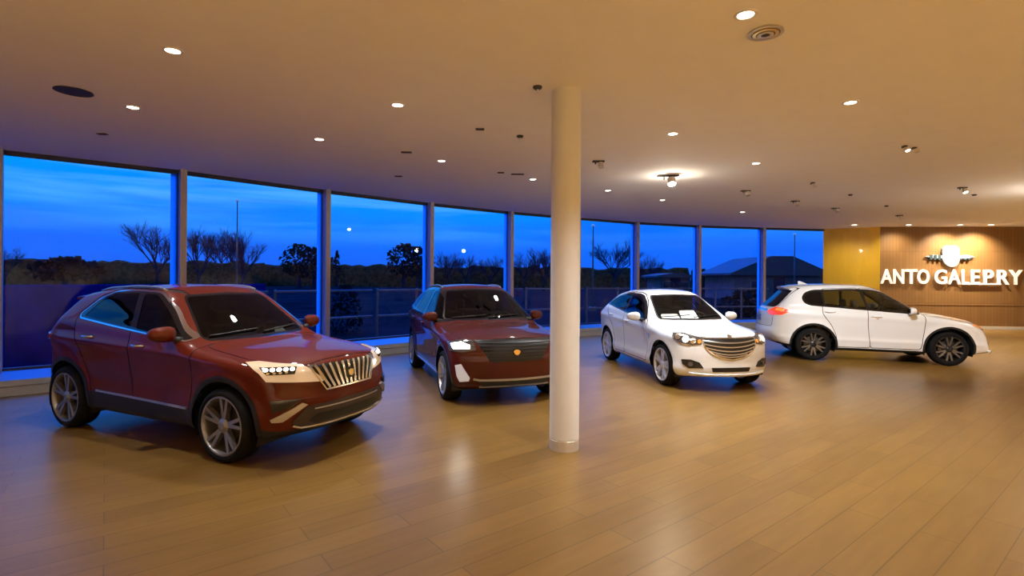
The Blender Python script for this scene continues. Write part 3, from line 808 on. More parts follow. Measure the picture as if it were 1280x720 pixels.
# ------------------------------------------------------------------ room materials
def plank_floor():
    m = mat('wood_floor', (.3, .17, .07), .3, coat=.0)
    n, l = nodes(m); b = n['Principled BSDF']
    tc = n.new('ShaderNodeTexCoord'); mp = n.new('ShaderNodeMapping'); mp.inputs['Rotation'].default_value = (0, 0, math.radians(-38))
    l.new(tc.outputs['Object'], mp.inputs['Vector'])
    br = n.new('ShaderNodeTexBrick'); br.offset = .37; br.offset_frequency = 2
    br.inputs['Scale'].default_value = 1.0; br.inputs['Brick Width'].default_value = 1.7; br.inputs['Row Height'].default_value = .22
    br.inputs['Mortar Size'].default_value = .005; br.inputs['Mortar Smooth'].default_value = .8; br.inputs['Bias'].default_value = 0
    br.inputs['Color1'].default_value = (.225, .124, .029, 1); br.inputs['Color2'].default_value = (.182, .098, .022, 1); br.inputs['Mortar'].default_value = (.095, .05, .013, 1)
    l.new(mp.outputs['Vector'], br.inputs['Vector'])
    mg = n.new('ShaderNodeMapping'); mg.inputs['Scale'].default_value = (.7, 5, 1); l.new(mp.outputs['Vector'], mg.inputs['Vector'])
    nz = n.new('ShaderNodeTexNoise'); nz.inputs['Scale'].default_value = 2.4; nz.inputs['Detail'].default_value = 3; nz.inputs['Roughness'].default_value = .5; nz.inputs['Distortion'].default_value = .1
    l.new(mg.outputs['Vector'], nz.inputs['Vector'])
    rp = n.new('ShaderNodeValToRGB'); rp.color_ramp.elements[0].position = .3; rp.color_ramp.elements[0].color = (.86, .85, .83, 1); rp.color_ramp.elements[1].position = .7; rp.color_ramp.elements[1].color = (1.06, 1.06, 1.06, 1)
    l.new(nz.outputs['Fac'], rp.inputs['Fac'])
    mx = n.new('ShaderNodeMix'); mx.data_type = 'RGBA'; mx.blend_type = 'MULTIPLY'; mx.inputs[0].default_value = 1
    l.new(br.outputs['Color'], mx.inputs[6]); l.new(rp.outputs['Color'], mx.inputs[7]); l.new(mx.outputs[2], b.inputs['Base Color'])
    rr = n.new('ShaderNodeMapRange'); b.inputs['Specular IOR Level'].default_value = .5; rr.inputs['To Min'].default_value = .22; rr.inputs['To Max'].default_value = .25
    b.inputs['Roughness'].default_value = .285; n.remove(rr)
    return m

def slat_wall(name, c1, c2, pitch, rough=.5, lip=.15):
    """narrow vertical boards with fine horizontal joints"""
    m = mat(name, c1, rough); n, l = nodes(m); b = n['Principled BSDF']
    tc = n.new('ShaderNodeTexCoord'); sp = n.new('ShaderNodeSeparateXYZ'); l.new(tc.outputs['Object'], sp.inputs[0])
    cb = n.new('ShaderNodeCombineXYZ'); l.new(sp.outputs['X'], cb.inputs['X']); l.new(sp.outputs['Z'], cb.inputs['Y'])
    br = n.new('ShaderNodeTexBrick'); br.offset = 0; br.inputs['Scale'].default_value = 1; br.inputs['Brick Width'].default_value = pitch; br.inputs['Row Height'].default_value = .92
    br.inputs['Mortar Size'].default_value = .006; br.inputs['Color1'].default_value = (*c1, 1); br.inputs['Color2'].default_value = (*c2, 1); br.inputs['Mortar'].default_value = (c1[0] * lip, c1[1] * lip, c1[2] * lip, 1)
    l.new(cb.outputs[0], br.inputs['Vector']); l.new(br.outputs['Color'], b.inputs['Base Color'])
    return m

M['floor'] = plank_floor()
M['ceiling'] = grain(mat('ceiling_plaster', (.92, .91, .96), .8, spec=.2), 3, .012)
M['wall'] = grain(mat('wall_plaster', (.62, .50, .36), .8), 4, .03)
M['brown_wall'] = slat_wall('brown_panel_wall', (.25, .132, .046), (.225, .116, .04), .11, .5, .62)
M['gold_wall'] = grain(mat('gold_lacquer_panel', (.80, .50, .035), .16, coat=.7), 3, .08, (1, 1, .3))
M['column'] = grain(mat('column_paint', (.70, .71, .71), .55), 6, .02)
M['steel_ring'] = mat('brushed_ring', (.62, .58, .52), .4, .4)
M['frame_grey'] = mat('anodised_frame', (.42, .41, .40), .42, .35)
def sky_strip():  # added translucent strip: sky blue through it stands for the lit mullion side
    m = bpy.data.materials.new('added_sky_strip'); m.use_nodes = True; n, l = nodes(m); n.remove(n['Principled BSDF'])
    t = n.new('ShaderNodeBsdfTranslucent'); t.inputs['Color'].default_value = (.45, .75, 1, 1); l.new(t.outputs[0], n['Material Output'].inputs['Surface']); return m
M['sky_strip'] = sky_strip()
M['frame_dark'] = mat('dark_frame', (.03, .035, .05), .4, .3)
M['sill'] = grain(mat('sill_stone', (.40, .44, .50), .45), 12, .05); M['sill_top_skylit'] = grain(mat('sill_top_skylit', (.07, .14, .20), .4), 12, .05)  # top of the ledge is tinted with the blue of the sky light
M['pane'] = glass('window_glass', (.94, .965, .975), .045, 0, .35)
M['base'] = mat('skirting_grey', (.55, .53, .50), .5)

CEIL = 3.65
WIN = [(-12.1, 2.2), (-10.85, 4.55), (-9.45, 6.70), (-7.95, 8.05), (-6.10, 9.57), (-4.21, 11.62), (-2.20, 13.55), (-.12, 15.22), (2.02, 16.62), (4.19, 17.85), (6.68, 18.85), (9.30, 19.45), (11.93, 19.95)]
GOLD_END = (13.30, 18.80); SIGN_END = (21.5, 18.10)
POLY = WIN + [GOLD_END, SIGN_END, (21.5, -6.5), (-12.1, -6.5)]
def flat(name, z, m, flip):
    f = list(range(len(POLY)))
    o = mesh_obj(name, [(x, y, z) for x, y in POLY], [f if flip else f[::-1]], m); tag(o, kind='structure'); return o
floor = flat('floor', 0, M['floor'], False)
# thickness under and over so nothing leaks at the glass line
ceiling = flat('ceiling', CEIL, M['ceiling'], True)
def wall(name, a, b, z0, z1, m, thick=.12, side=1):
    a = Vector((*a, 0)); b = Vector((*b, 0)); d = (b - a); L = d.length
    bm = bmesh.new(); box(bm, (L / 2, side * thick / 2, (z0 + z1) / 2), (L, thick, z1 - z0))
    o = bm_obj(name, bm, m, loc=(a.x, a.y, 0), rot=(0, 0, math.atan2(d.y, d.x))); tag(o, kind='structure'); return o
wall('wall_corner', WIN[-1], GOLD_END, 0, CEIL, M['gold_wall'])
sign_wall = wall('wall_sign', GOLD_END, SIGN_END, 0, CEIL, M['brown_wall'])
wall('wall_right', SIGN_END, (21.5, -6.5), 0, CEIL, M['wall'])
wall('wall_back', (21.5, -6.5), (-12.1, -6.5), 0, CEIL, M['wall'])
wall('wall_left', (-12.1, -6.5), WIN[0], 0, CEIL, M['wall'])
def board(name, a, b, z0, z1, out, m):
    a = Vector((*a, 0)); b = Vector((*b, 0)); d = b - a; L = d.length
    bm = bmesh.new(); box(bm, (L / 2, -out / 2, (z0 + z1) / 2), (L, out, z1 - z0), .003)
    o = bm_obj(name, bm, m, loc=(a.x, a.y, 0), rot=(0, 0, math.atan2(d.y, d.x))); tag(o, kind='structure'); return o
board('baseboard_sign', GOLD_END, SIGN_END, 0, .11, .025, M['base'])
board('baseboard_corner', WIN[-1], GOLD_END, 0, .11, .025, M['base'])
# picture-rail joint across the brown wall
board('trim_1', GOLD_END, SIGN_END, .845, .865, .012, M['brown_wall'])

# windows: a pane per bay, a deep fin at each joint, a low sill ledge along the floor
def unit(a, b):
    d = Vector((b[0] - a[0], b[1] - a[1])); return d.normalized()
SILL_H, SILL_IN, SILL_OUT = .225, 1.05, .06
def inward(i):
    """unit normal into the room at window joint i"""
    d = Vector((0, 0))
    if i > 0: d += unit(WIN[i - 1], WIN[i])
    if i < len(WIN) - 1: d += unit(WIN[i], WIN[i + 1])
    d.normalize(); return Vector((d.y, -d.x))
for i in range(len(WIN) - 1):
    a, b = Vector(WIN[i]), Vector(WIN[i + 1]); d = b - a; L = d.length; ang = math.atan2(d.y, d.x)
    bm = bmesh.new(); box(bm, (L / 2, 0, (SILL_H + CEIL) / 2), (L - .03, .002, CEIL - SILL_H))
    bmesh.ops.delete(bm, geom=[f for f in bm.faces if abs(f.normal.y) < .9 or f.normal.y < 0], context='FACES')
    w = bm_obj('window_%d' % (i + 1), bm, M['pane'], loc=(a.x, a.y, 0), rot=(0, 0, ang)); tag(w, kind='structure')
    bm = bmesh.new(); box(bm, (L / 2, -.02, CEIL - .035), (L, .09, .07)); bm_obj('head_rail', bm, M['frame_dark'], w)
    bm = bmesh.new(); box(bm, (L / 2, -.01, SILL_H + .02), (L, .07, .04)); bm_obj('bottom_rail', bm, M['frame_dark'], w)
    n = inward(i); fa = math.atan2(n.y, n.x) - ang
    if i > 0:
        bm = bmesh.new(); box(bm, (.095, 0, (SILL_H + CEIL) / 2), (.25, .105, CEIL - SILL_H), .006)
        bmesh.ops.rotate(bm, verts=bm.verts, cent=(0, 0, 0), matrix=Matrix.Rotation(fa, 3, 'Z'))
        mu_ = bm_obj('mullion', bm, M['frame_grey'], w)
        bm = bmesh.new(); box(bm, (-.02, -.07, (SILL_H + CEIL) / 2), (.08, .03, CEIL - SILL_H)); bmesh.ops.rotate(bm, verts=bm.verts, cent=(0, 0, 0), matrix=Matrix.Rotation(fa, 3, 'Z')); bm_obj('gasket', bm, M['frame_dark'], mu_)
        bm = bmesh.new(); box(bm, (.03, -.115, (SILL_H + CEIL) / 2), (.012, .11, CEIL - SILL_H)); bmesh.ops.rotate(bm, verts=bm.verts, cent=(0, 0, 0), matrix=Matrix.Rotation(fa, 3, 'Z')); bm_obj('added_sky_strip', bm, M['sky_strip'], mu_)
# sill: one continuous ledge
rows = []
for i in range(len(WIN)):
    n = inward(i); p = Vector(WIN[i])
    q, r = p + n * SILL_IN, p - n * SILL_OUT
    rows.append([(q.x, q.y, 0), (q.x, q.y, SILL_H - .09), (q.x + n.x * .015, q.y + n.y * .015, SILL_H - .085), (q.x + n.x * .015, q.y + n.y * .015, SILL_H), (r.x, r.y, SILL_H), (r.x, r.y, 0)])
V = [p for r in rows for p in r]; K = 6; F = []
for i in range(len(rows) - 1):
    for k in range(K): F.append((i * K + k, i * K + (k + 1) % K, (i + 1) * K + (k + 1) % K, (i + 1) * K + k))
F += [tuple(range(K)), tuple((len(rows) - 1) * K + k for k in range(K))[::-1]]
sill = mesh_obj('trim_2', V, F, M['sill']); tag(sill, kind='structure'); sill.data.materials.append(M['sill_top_skylit'])
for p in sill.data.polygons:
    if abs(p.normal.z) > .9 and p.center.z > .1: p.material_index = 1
# column
cp = (.545, 5.32)
bm = bmesh.new(); lathe(bm, [(.150, .115), (.150, CEIL)], 64)
col_o = bm_obj('column', bm, M['column'], None, True, loc=(*cp, 0)); tag(col_o, kind='structure')
bm = bmesh.new(); lathe(bm, [(.150, 0), (.150, .105), (.147, .108), (.147, .118)], 64)
bm_obj('base_ring', bm, M['steel_ring'], col_o, True, sharp=40)

# sign on the brown wall
sx = Vector((*unit(GOLD_END, SIGN_END), 0)); sn = Vector((sx.y, -sx.x, 0)); s0 = Vector((*GOLD_END, 0))
M['letter'] = mat('sign_letters', (.92, .88, .80), .35, emit=(1, .93, .8), estr=.45)
M['emblem'] = mat('sign_emblem', (.42, .48, .54), .3)
M['emblem_dark'] = mat('sign_emblem_dark', (.06, .10, .12), .35, .3)
def on_wall(u):
    """distance along the sign wall of image column u"""
    k = (u - 640) / 650.0
    # s0 + t sx with x = k y
    return (k * s0.y - s0.x) / (sx.x - k * sx.y)
sgn = empty('wall_sign_lettering', s0 + sx * on_wall(1188) + sn * .0 + Vector((0, 0, 1.87)), math.atan2(sx.y, sx.x))
tag(sgn, 'white raised lettering ANTO GALEPRY on the brown panel wall', 'sign')
base_u = on_wall(1188)
for ch, u0, u1 in (('A', 1099.5, 1114.5), ('N', 1115.5, 1128.5), ('T', 1130, 1145), ('O', 1145.5, 1160), ('G', 1167, 1182), ('A', 1183.5, 1199), ('L', 1201, 1209.5), ('E', 1212.5, 1223), ('P', 1228, 1240), ('R', 1245, 1259.5), ('Y', 1259.5, 1276)):
    fc = bpy.data.curves.new('letter', 'FONT'); fc.body = ch; fc.size = 1; fc.extrude = .03; fc.offset = .014; fc.resolution_u = 6
    fo = bpy.data.objects.new('letter_src', fc); COL.objects.link(fo); bpy.context.view_layer.update()
    me = bpy.data.meshes.new_from_object(fo.evaluated_get(bpy.context.evaluated_depsgraph_get())); bpy.data.objects.remove(fo)
    xs = [v.co.x for v in me.vertices]; ys = [v.co.y for v in me.vertices]
    a, b = on_wall(u0) - base_u, on_wall(u1) - base_u
    for v in me.vertices:
        fx = (v.co.x - min(xs)) / (max(xs) - min(xs)); fy = (v.co.y - min(ys)) / (max(ys) - min(ys))
        v.co = (a + fx * (b - a), -.03 - (v.co.z + .03) * .9, -.27 + fy * .52)
    me.materials.clear(); me.materials.append(M['letter'])
    lo = bpy.data.objects.new('letter', me); link(lo, sgn)
    # keep outward facing
    if sum(p.normal.y * p.area for p in me.polygons) > 0: pass
bm = bmesh.new(); a, b = on_wall(1201) - base_u, on_wall(1249) - base_u
box(bm, ((a + b) / 2, -.06, -.252), (b - a, .05, .05)); bm_obj('underline_bar', bm, M['letter'], sgn)
emb = empty('wall_emblem', s0 + sx * on_wall(1185.5) + Vector((0, 0, 2.58)), math.atan2(sx.y, sx.x)); tag(emb, 'white winged shield emblem above the lettering on the brown wall', 'emblem')
sc_ = (on_wall(1216) - on_wall(1155)) / 2
bm = bmesh.new(); prism(bm, rnd([(-.27, .30), (-.16, .39), (.20, .39), (.30, .28), (.30, -.18), (.18, -.36), (-.06, -.36), (-.26, -.16)], .1), -.10, -.03); bm_obj('shield', bm, M['emblem'], emb)
for s in (-1, 1):
    bm = bmesh.new()
    prism(bm, [(s * .26, .04), (s * .55, .07), (s * sc_, .0), (s * .6, -.05), (s * .26, -.06)][::s], -.08, -.03); w_ = bm_obj('wing', bm, M['emblem'], emb)
    for k in range(3):
        bm = bmesh.new(); x = s * (.36 + .14 * k)
        prism(bm, rnd([(x - .05, -.05 if s > 0 else .06), (x + .05, -.05 if s > 0 else .06), (x + .04, -.11), (x - .04, -.11)], .02), -.09, -.03); bm_obj('feather', bm, M['emblem_dark'], w_)
red, B_RED, P_RED = make_car('compact_suv', 'dark red compact SUV with chrome vertical-bar grille, nearest car on the left', 'cars on display in the showroom', SPEC_RED, (-3.401, 6.066, 0), -24.59)
maroon, B_MAR, P_MAR = make_car('crossover_car', 'maroon crossover with lit headlamp and black grille, half behind the white column', 'cars on display in the showroom', SPEC_MAROON, (-.631, 8.977, 0), -70.1)
sedan, B_SED, P_SED = make_car('sedan_car', 'white saloon car with wide chrome grille and white cards behind the windscreen', 'cars on display in the showroom', SPEC_SEDAN, (3.045, 9.835, 0), -80.67)
white, B_WHT, P_WHT = make_car('family_suv', 'white SUV parked side-on before the brown sign wall, with glowing red tail lamp', 'cars on display in the showroom', SPEC_WHITE, (7.901, 11.665, 0), -15.12)
# ------------------------------------------------------------------ lamps, grilles and trim of each car
def circ(cx, cy, r, n=18, ry=None): return [(cx + r * math.cos(2 * PI * k / n), cy + (ry or r) * math.sin(2 * PI * k / n)) for k in range(n)]
def both(B, name, pts, az, m, parent, **k):
    """a feature and its mirror image; returns [right, left]"""
    out = []
    for s in (1, -1):
        pp = parent if not isinstance(parent, (list, tuple)) else parent[0 if s == 1 else 1]
        q = [(p[0], p[1] * s, p[2]) for p in pts]
        if s == -1: q = q[::-1]
        out.append(stick(B, name, q, az * s, m, pp, **k))
    return out
def cell(B, name, c, r, az, m, parents, off, thick=.006, ry=None):
    a = math.radians(az)
    U = np.array((-math.sin(a), math.cos(a), 0))
    pts = [tuple(np.array(c) + U * r * math.cos(t) + np.array((0, 0, 1)) * (ry or r) * math.sin(t)) for t in (2 * PI * k / 14 for k in range(14))]
    return both(B, name, pts, az, m, parents, off=off, thick=thick, res=.02)
def wipers(root, B, x, z, ):
    for y0, y1 in ((-.56, -.02), (.02, .56)):
        t = np.linspace(0, 1, 9); ys = y0 + (y1 - y0) * t
        P = B.hit([(3, y, z + .035 * tt) for y, tt in zip(ys, t)], np.tile((-1., 0, 0), (9, 1)))
        N = B.normal(P); bm = bmesh.new(); tube(bm, [tuple(p + n * .012) for p, n in zip(P, N)], .009, 6)
        bm_obj('wiper', bm, M['black'], root, True)
def rails(root, B, x0, x1, y, m, r=.016, lift=.035):
    for s in (-1, 1):
        n = 13; xs = np.linspace(x0, x1, n)
        P = B.hit([(x, s * y, 3) for x in xs], np.tile((0., 0, -1.), (n, 1)))
        h = [0, .6, 1] + [1] * (n - 6) + [1, .6, 0]
        bm = bmesh.new(); tube(bm, [(p[0], p[1], p[2] + lift * k) for p, k in zip(P, h)], r, 8)
        bm_obj('roof_rail', bm, m, root, True)
def spoiler(root, x0, x1, w, z0, z1, m, t=.03):
    bm = bmesh.new(); n = 12; rows = []
    for k in range(n + 1):
        y = -w + 2 * w * k / n; q = (y / w) ** 2; xx1 = x1 + .10 * q * q; dz = -.05 * q
        rows.append([bm.verts.new(p) for p in ((x0, y, z0 + dz), (xx1, y, z1 + dz), (xx1 + .01, y, z1 - t + dz), (x0, y, z0 - t * 1.6 + dz))])
    for a, b in zip(rows, rows[1:]):
        for i in range(4): bm.faces.new((a[i], a[(i + 1) % 4], b[(i + 1) % 4], b[i]))
    bm.faces.new(rows[0]); bm.faces.new(rows[-1])
    return bm_obj('spoiler', bm, m, root, True, sharp=45)

M['cream_lens'] = mat('cream_headlamp', (.62, .47, .33), .12, coat=1, emit=(1, .78, .5), estr=.22)
M['smoke_lens'] = mat('smoked_headlamp', (.10, .09, .09), .08, .4, coat=1)
M['led'] = mat('led_cells', (.9, .9, .88), .15, emit=(1, .95, .85), estr=3)
M['reflector'] = mat('reflector', (.9, .88, .86), .1, 1.0)
M['slat'] = mat('grille_slats', (.72, .66, .52), .22, 1.0)
M['insert'] = mat('bumper_insert', (.045, .03, .024), .4)
M['grille'] = mat('grille_mesh', (.008, .008, .008), .4)

# red SUV
B, R = B_RED, red
hl = both(B, 'headlight', [(1.43, -.787, .94), (1.53, -.73, .945), (1.80, -.50, .91), (1.86, -.44, .87), (1.918, -.30, .735), (1.83, -.59, .765), (1.69, -.785, .79), (1.62, -.80, .86)], -38, M['cream_lens'], R, thick=.006)
both(B, 'led_bar', [(1.60, -.785, .905), (1.80, -.545, .895), (1.82, -.59, .838), (1.68, -.772, .845)], -38, M['gloss_black'], hl, off=.011, thick=.003)
for k in range(5):
    t = .12 + .19 * k
    cell(B, 'led', (1.62 + .19 * t, -.78 + .22 * t, .885 - .008 * t), .022, -38, M['led'], hl, off=.015, thick=.003, ry=.013)
    if k < 4: cell(B, 'led', (1.65 + .17 * t, -.775 + .2 * t, .857), .014, -38, M['reflector'], hl, off=.015, thick=.003, ry=.009)
gr = stick(B, 'grille', rnd([(-.45, .893), (.45, .893), (.315, .664), (-.315, .664)], .02), 'front', M['grille'], R, off=.002, thick=.004)
N_ = 11
for k in range(N_):
    q = (k + .5) / N_ * 2 - 1
    stick(B, 'grille_bar', ribbon([(q * .435, .886), (q * .372, .78), (q * .305, .672)], .030 - .004 * abs(q)), 'front', M['slat'], gr, off=.004, thick=.022, res=.05)
stick(B, 'grille_rim', ribbon([(-.45, .893), (-.315, .660), (.315, .660), (.45, .893)], .016), 'front', M['slat'], gr, off=.004, thick=.012)
eb = stick(B, 'emblem', rnd([(-.055, .825), (.055, .825), (.05, .72), (-.05, .72)], .01), 'front', M['gloss_black'], gr, off=.03, thick=.004)
stick(B, 'badge', rnd([(-.034, .80), (-.012, .795), (0, .81), (.012, .795), (.034, .80), (.030, .752), (0, .735), (-.030, .752)], .006), 'front', M['gold'], eb, off=.036, thick=.006, res=.02)
both(B, 'fog_recess', [(1.729, -.774, .625), (1.876, -.567, .615), (1.845, -.632, .555), (1.75, -.765, .515)], -38, M['gloss_black'], R)
both(B, 'fog_strip', [(1.731, -.774, .455), (1.745, -.765, .43), (1.80, -.70, .43), (1.90, -.51, .555), (1.88, -.557, .578)], -38, M['satin'], R, thick=.016)
bi = stick(B, 'bumper_insert', rnd([(-.50, .54), (.50, .54), (.63, .42), (.60, .345), (-.60, .345), (-.63, .42)], .04), 'front', M['insert'], R, off=.002, thick=.008)
stick(B, 'air_intake', rnd([(-.40, .452), (.40, .452), (.50, .40), (.42, .368), (-.42, .368), (-.50, .40)], .02), 'front', M['grille'], bi, off=.011, thick=.003)
stick(B, 'chrome_lip', ribbon([(-.62, .38), (-.55, .352), (-.3, .345), (0, .343), (.3, .345), (.55, .352), (.62, .38)], .016), 'front', M['chrome'], bi, off=.008, thick=.014)
stick(B, 'chrome_lip', ribbon([(-.44, .505), (0, .50), (.44, .505)], .012), 'front', M['satin'], bi, off=.008, thick=.008)
both(B, 'tail_light', [(-1.74, -.83, 1.045), (-2.0, -.66, 1.075), (-2.06, -.45, 1.05), (-2.03, -.5, .98), (-1.82, -.8, .985)], -150, M['red_lens_off'], R)
both(B, 'sill_strip', [(-.86, -.84, .487), (.66, -.84, .462), (.66, -.84, .440), (-.86, -.84, .467)], -90, M['satin'], R, thick=.006)
rails(R, B, -1.30, -.10, .545, M['satin'], .013, .018); wipers(R, B, .68, 1.115)
spoiler(R, -1.50, -1.86, .58, 1.535, 1.515, RED)
# maroon crossover
B, R = B_MAR, maroon
hl = both(B, 'headlight', [(1.64, -.858, .852), (1.80, -.66, .895), (1.89, -.55, .88), (1.985, -.54, .765), (1.90, -.68, .735), (1.76, -.85, .745)], -38, M['smoke_lens'], R, thick=.006)
both(B, 'lit_lamp', [(1.72, -.80, .838), (1.81, -.68, .858), (1.90, -.59, .82), (1.92, -.60, .785), (1.80, -.79, .775)], -38, M['lamp_white'], hl, off=.012, thick=.004)
gr = stick(B, 'grille', rnd([(-.55, .889), (0, .893), (.55, .889), (.37, .612), (0, .602), (-.37, .612)], .03), 'front', M['grille'], R, off=.002, thick=.006)
for k in range(6):
    z = .65 + .04 * k; w = .36 + (z - .61) * .62
    stick(B, 'grille_bar', ribbon([(-w, z), (0, z - .008), (w, z)], .012), 'front', M['black'], gr, off=.008, thick=.010)
eb = stick(B, 'emblem', circ(0, .724, .06, 20, .045), 'front', M['gloss_black'], gr, off=.018, thick=.004, res=.02)
stick(B, 'badge', rnd([(-.05, .735), (-.02, .755), (.02, .755), (.05, .735), (.03, .70), (0, .688), (-.03, .70)], .008), 'front', M['gold'], eb, off=.024, thick=.006, res=.02)
both(B, 'fog_lamp', [(1.876, -.80, .565), (1.927, -.738, .583), (1.967, -.624, .398), (1.957, -.635, .357), (1.90, -.745, .345), (1.885, -.78, .42)], -30, M['lamp_soft'], R)
stick(B, 'air_intake', rnd([(-.52, .355), (.52, .355), (.46, .285), (-.46, .285)], .02), 'front', M['grille'], R, off=.003, thick=.004)
stick(B, 'chrome_lip', ribbon([(-.58, .385), (-.5, .368), (0, .36), (.5, .368), (.58, .385)], .024), 'front', M['satin'], R, off=.004, thick=.014)
stick(B, 'chrome_lip', ribbon([(-.50, .278), (0, .272), (.50, .278)], .014), 'front', M['satin'], R, off=.004, thick=.012)
both(B, 'sill_strip', [(-.85, -.84, .31), (.85, -.84, .305), (.85, -.84, .275), (-.85, -.84, .28)], -90, M['satin'], R, thick=.008)
both(B, 'tail_light', [(-1.85, -.82, 1.03), (-2.1, -.66, 1.05), (-2.1, -.6, .94), (-1.9, -.8, .95)], -150, M['red_lens_off'], R)
rails(R, B, -1.4, -.2, .53, M['satin'], .013, .02); wipers(R, B, .72, 1.09)
spoiler(R, -1.70, -1.97, .52, 1.51, 1.48, MAROON)
# white saloon
B, R = B_SED, sedan
hl = both(B, 'headlight', [(1.452, -.744, .878), (1.593, -.611, .885), (1.818, -.421, .832), (1.858, -.458, .731), (1.793, -.597, .715), (1.694, -.722, .738), (1.59, -.773, .798)], -40, M['smoke_lens'], R, thick=.006)
for c, r, m in (((1.60, -.70, .835), .046, 'reflector'), ((1.70, -.625, .80), .046, 'led'), ((1.77, -.54, .785), .042, 'reflector'), ((1.82, -.465, .775), .026, 'orange_lens')):
    cell(B, 'lamp_reflector', c, r, -40, M[m], hl, off=.012, thick=.004)
both(B, 'chrome_edge', [(1.47, -.74, .868), (1.59, -.775, .79), (1.694, -.725, .732), (1.793, -.60, .71), (1.793, -.60, .722), (1.694, -.722, .746), (1.60, -.765, .80), (1.48, -.735, .874)], -40, M['chrome'], hl, off=.010, thick=.006, res=.02)
go = [(-.44, .825), (.44, .825), (.415, .70), (.34, .62), (.21, .553), (0, .508), (-.21, .553), (-.34, .62), (-.415, .70)]
gr = stick(B, 'grille', go, 'front', M['grille'], R, off=.002, thick=.004)
stick(B, 'grille_rim', ribbon(rnd(go, .04)[2:] + rnd(go, .04)[:2], .016), 'front', M['chrome'], gr, off=.005, thick=.014)
for zc, w, sag in ((.785, .42, .035), (.735, .415, .05), (.685, .40, .06), (.635, .35, .06), (.585, .26, .045)):
    stick(B, 'grille_bar', ribbon([(w * t, zc - sag * (1 - t * t) + .008) for t in np.linspace(-1, 1, 11)], .015), 'front', M['satin'], gr, off=.005, thick=.012)
eb = stick(B, 'emblem', circ(0, .845, .035, 18, .024), 'front', M['chrome'], R, off=.006, thick=.01, res=.02)
fg = both(B, 'fog_recess', [(1.721, -.71, .50), (1.803, -.601, .505), (1.861, -.487, .465), (1.89, -.44, .385), (1.791, -.623, .368), (1.736, -.697, .425)], -25, M['gloss_black'], R)
cell(B, 'fog_lamp', (1.80, -.60, .435), .035, -25, M['smoke_lens'], fg, off=.018)
stick(B, 'air_intake', rnd([(-.32, .388), (.32, .388), (.30, .322), (-.30, .322)], .015), 'front', M['grille'], R, off=.003, thick=.004)
stick(B, 'front_lip', ribbon([(-.62, .30), (-.4, .285), (0, .28), (.4, .285), (.62, .30)], .022), 'front', WHITE, R, off=.004, thick=.03)
both(B, 'side_vent', rnd([(.70, .80), (.78, .81), (.76, .70), (.72, .70)], .02) and [(.69, -.8, .80), (.77, -.8, .805), (.76, -.8, .73), (.72, -.8, .70)], -90, M['chrome'], R, thick=.008)
both(B, 'tail_light', [(-1.85, -.76, 1.0), (-2.1, -.6, 1.0), (-2.1, -.6, .86), (-1.9, -.76, .88)], -150, M['red_lens_off'], R)
wipers(R, B, .60, 1.055)
# white SUV
B, R = B_WHT, white
tl = both(B, 'tail_light', [(-2.0, -.45, 1.02), (-1.93, -.56, 1.085), (-1.89, -.62, 1.12), (-1.781, -.776, 1.105), (-1.68, -.83, 1.045), (-1.812, -.795, .965), (-1.965, -.554, .95)], -140, M['red_lens'], R, thick=.01)
both(B, 'turn_lamp', [(-1.86, -.67, 1.10), (-1.76, -.79, 1.085), (-1.80, -.77, 1.04), (-1.88, -.65, 1.05)], -140, M['orange_lens'], tl, off=.016, thick=.004)
tg_ = P_WHT['tailgate']
stick(B, 'chrome_bar', ribbon([(-.50, 1.045), (0, 1.055), (.50, 1.045)], .035), 'rear', M['chrome'], tg_, off=.004, thick=.014)
stick(B, 'plate_recess', rnd([(-.26, .93), (.26, .93), (.26, .80), (-.26, .80)], .02), 'rear', M['satin'], tg_, off=.002, thick=.006)
stick(B, 'rear_diffuser', rnd([(-.62, .46), (.62, .46), (.55, .33), (-.55, .33)], .03), 'rear', M['satin'], R, off=.004, thick=.01)
hl = both(B, 'headlight', [(1.63, -.75, .835), (1.70, -.685, .85), (1.80, -.60, .82), (1.89, -.52, .745), (1.80, -.66, .742)], -60, M['orange_lens'], R, thick=.006)
both(B, 'chrome_edge', [(1.63, -.75, .828), (1.80, -.66, .735), (1.89, -.52, .738), (1.87, -.55, .755), (1.80, -.66, .752)], -60, M['chrome'], hl, off=.010, thick=.005, res=.02)
gr = stick(B, 'grille', rnd([(-.42, .74), (.42, .74), (.36, .56), (-.36, .56)], .04), 'front', M['grille'], R, off=.002, thick=.006)
for z in (.60, .65, .70): stick(B, 'grille_bar', ribbon([(-.37, z), (.37, z)], .018), 'front', M['chrome'], gr, off=.008, thick=.012)
stick(B, 'air_intake', rnd([(-.5, .46), (.5, .46), (.45, .38), (-.45, .38)], .02), 'front', M['grille'], R, off=.003, thick=.006)
stick(B, 'front_lip', ribbon([(-.72, .33), (-.6, .31), (0, .30), (.6, .31), (.72, .33)], .035), 'front', WHITE, R, off=.004, thick=.045)
both(B, 'door_badge', [(-.13, -.85, .955), (-.10, -.85, .965), (-.02, -.85, .93), (-.05, -.85, .92)], -90, M['chrome'], P_WHT and [P_WHT['front_doorR'], P_WHT['front_doorL']], thick=.006, res=.02)
wipers(R, B, .78, 1.12); spoiler(R, -1.52, -1.74, .54, 1.60, 1.575, WHITE)
bm = bmesh.new(); p = B.hit([(-1.22, 0, 3)], [(0, 0, -1.)])[0]
prism(bm, [(-1.34, p[2] - .02), (-1.12, p[2] - .01), (-1.22, p[2] + .03), (-1.31, p[2] + .065), (-1.34, p[2] + .06)], -.02, .02)
bm_obj('roof_antenna', bm, WHITE, R)
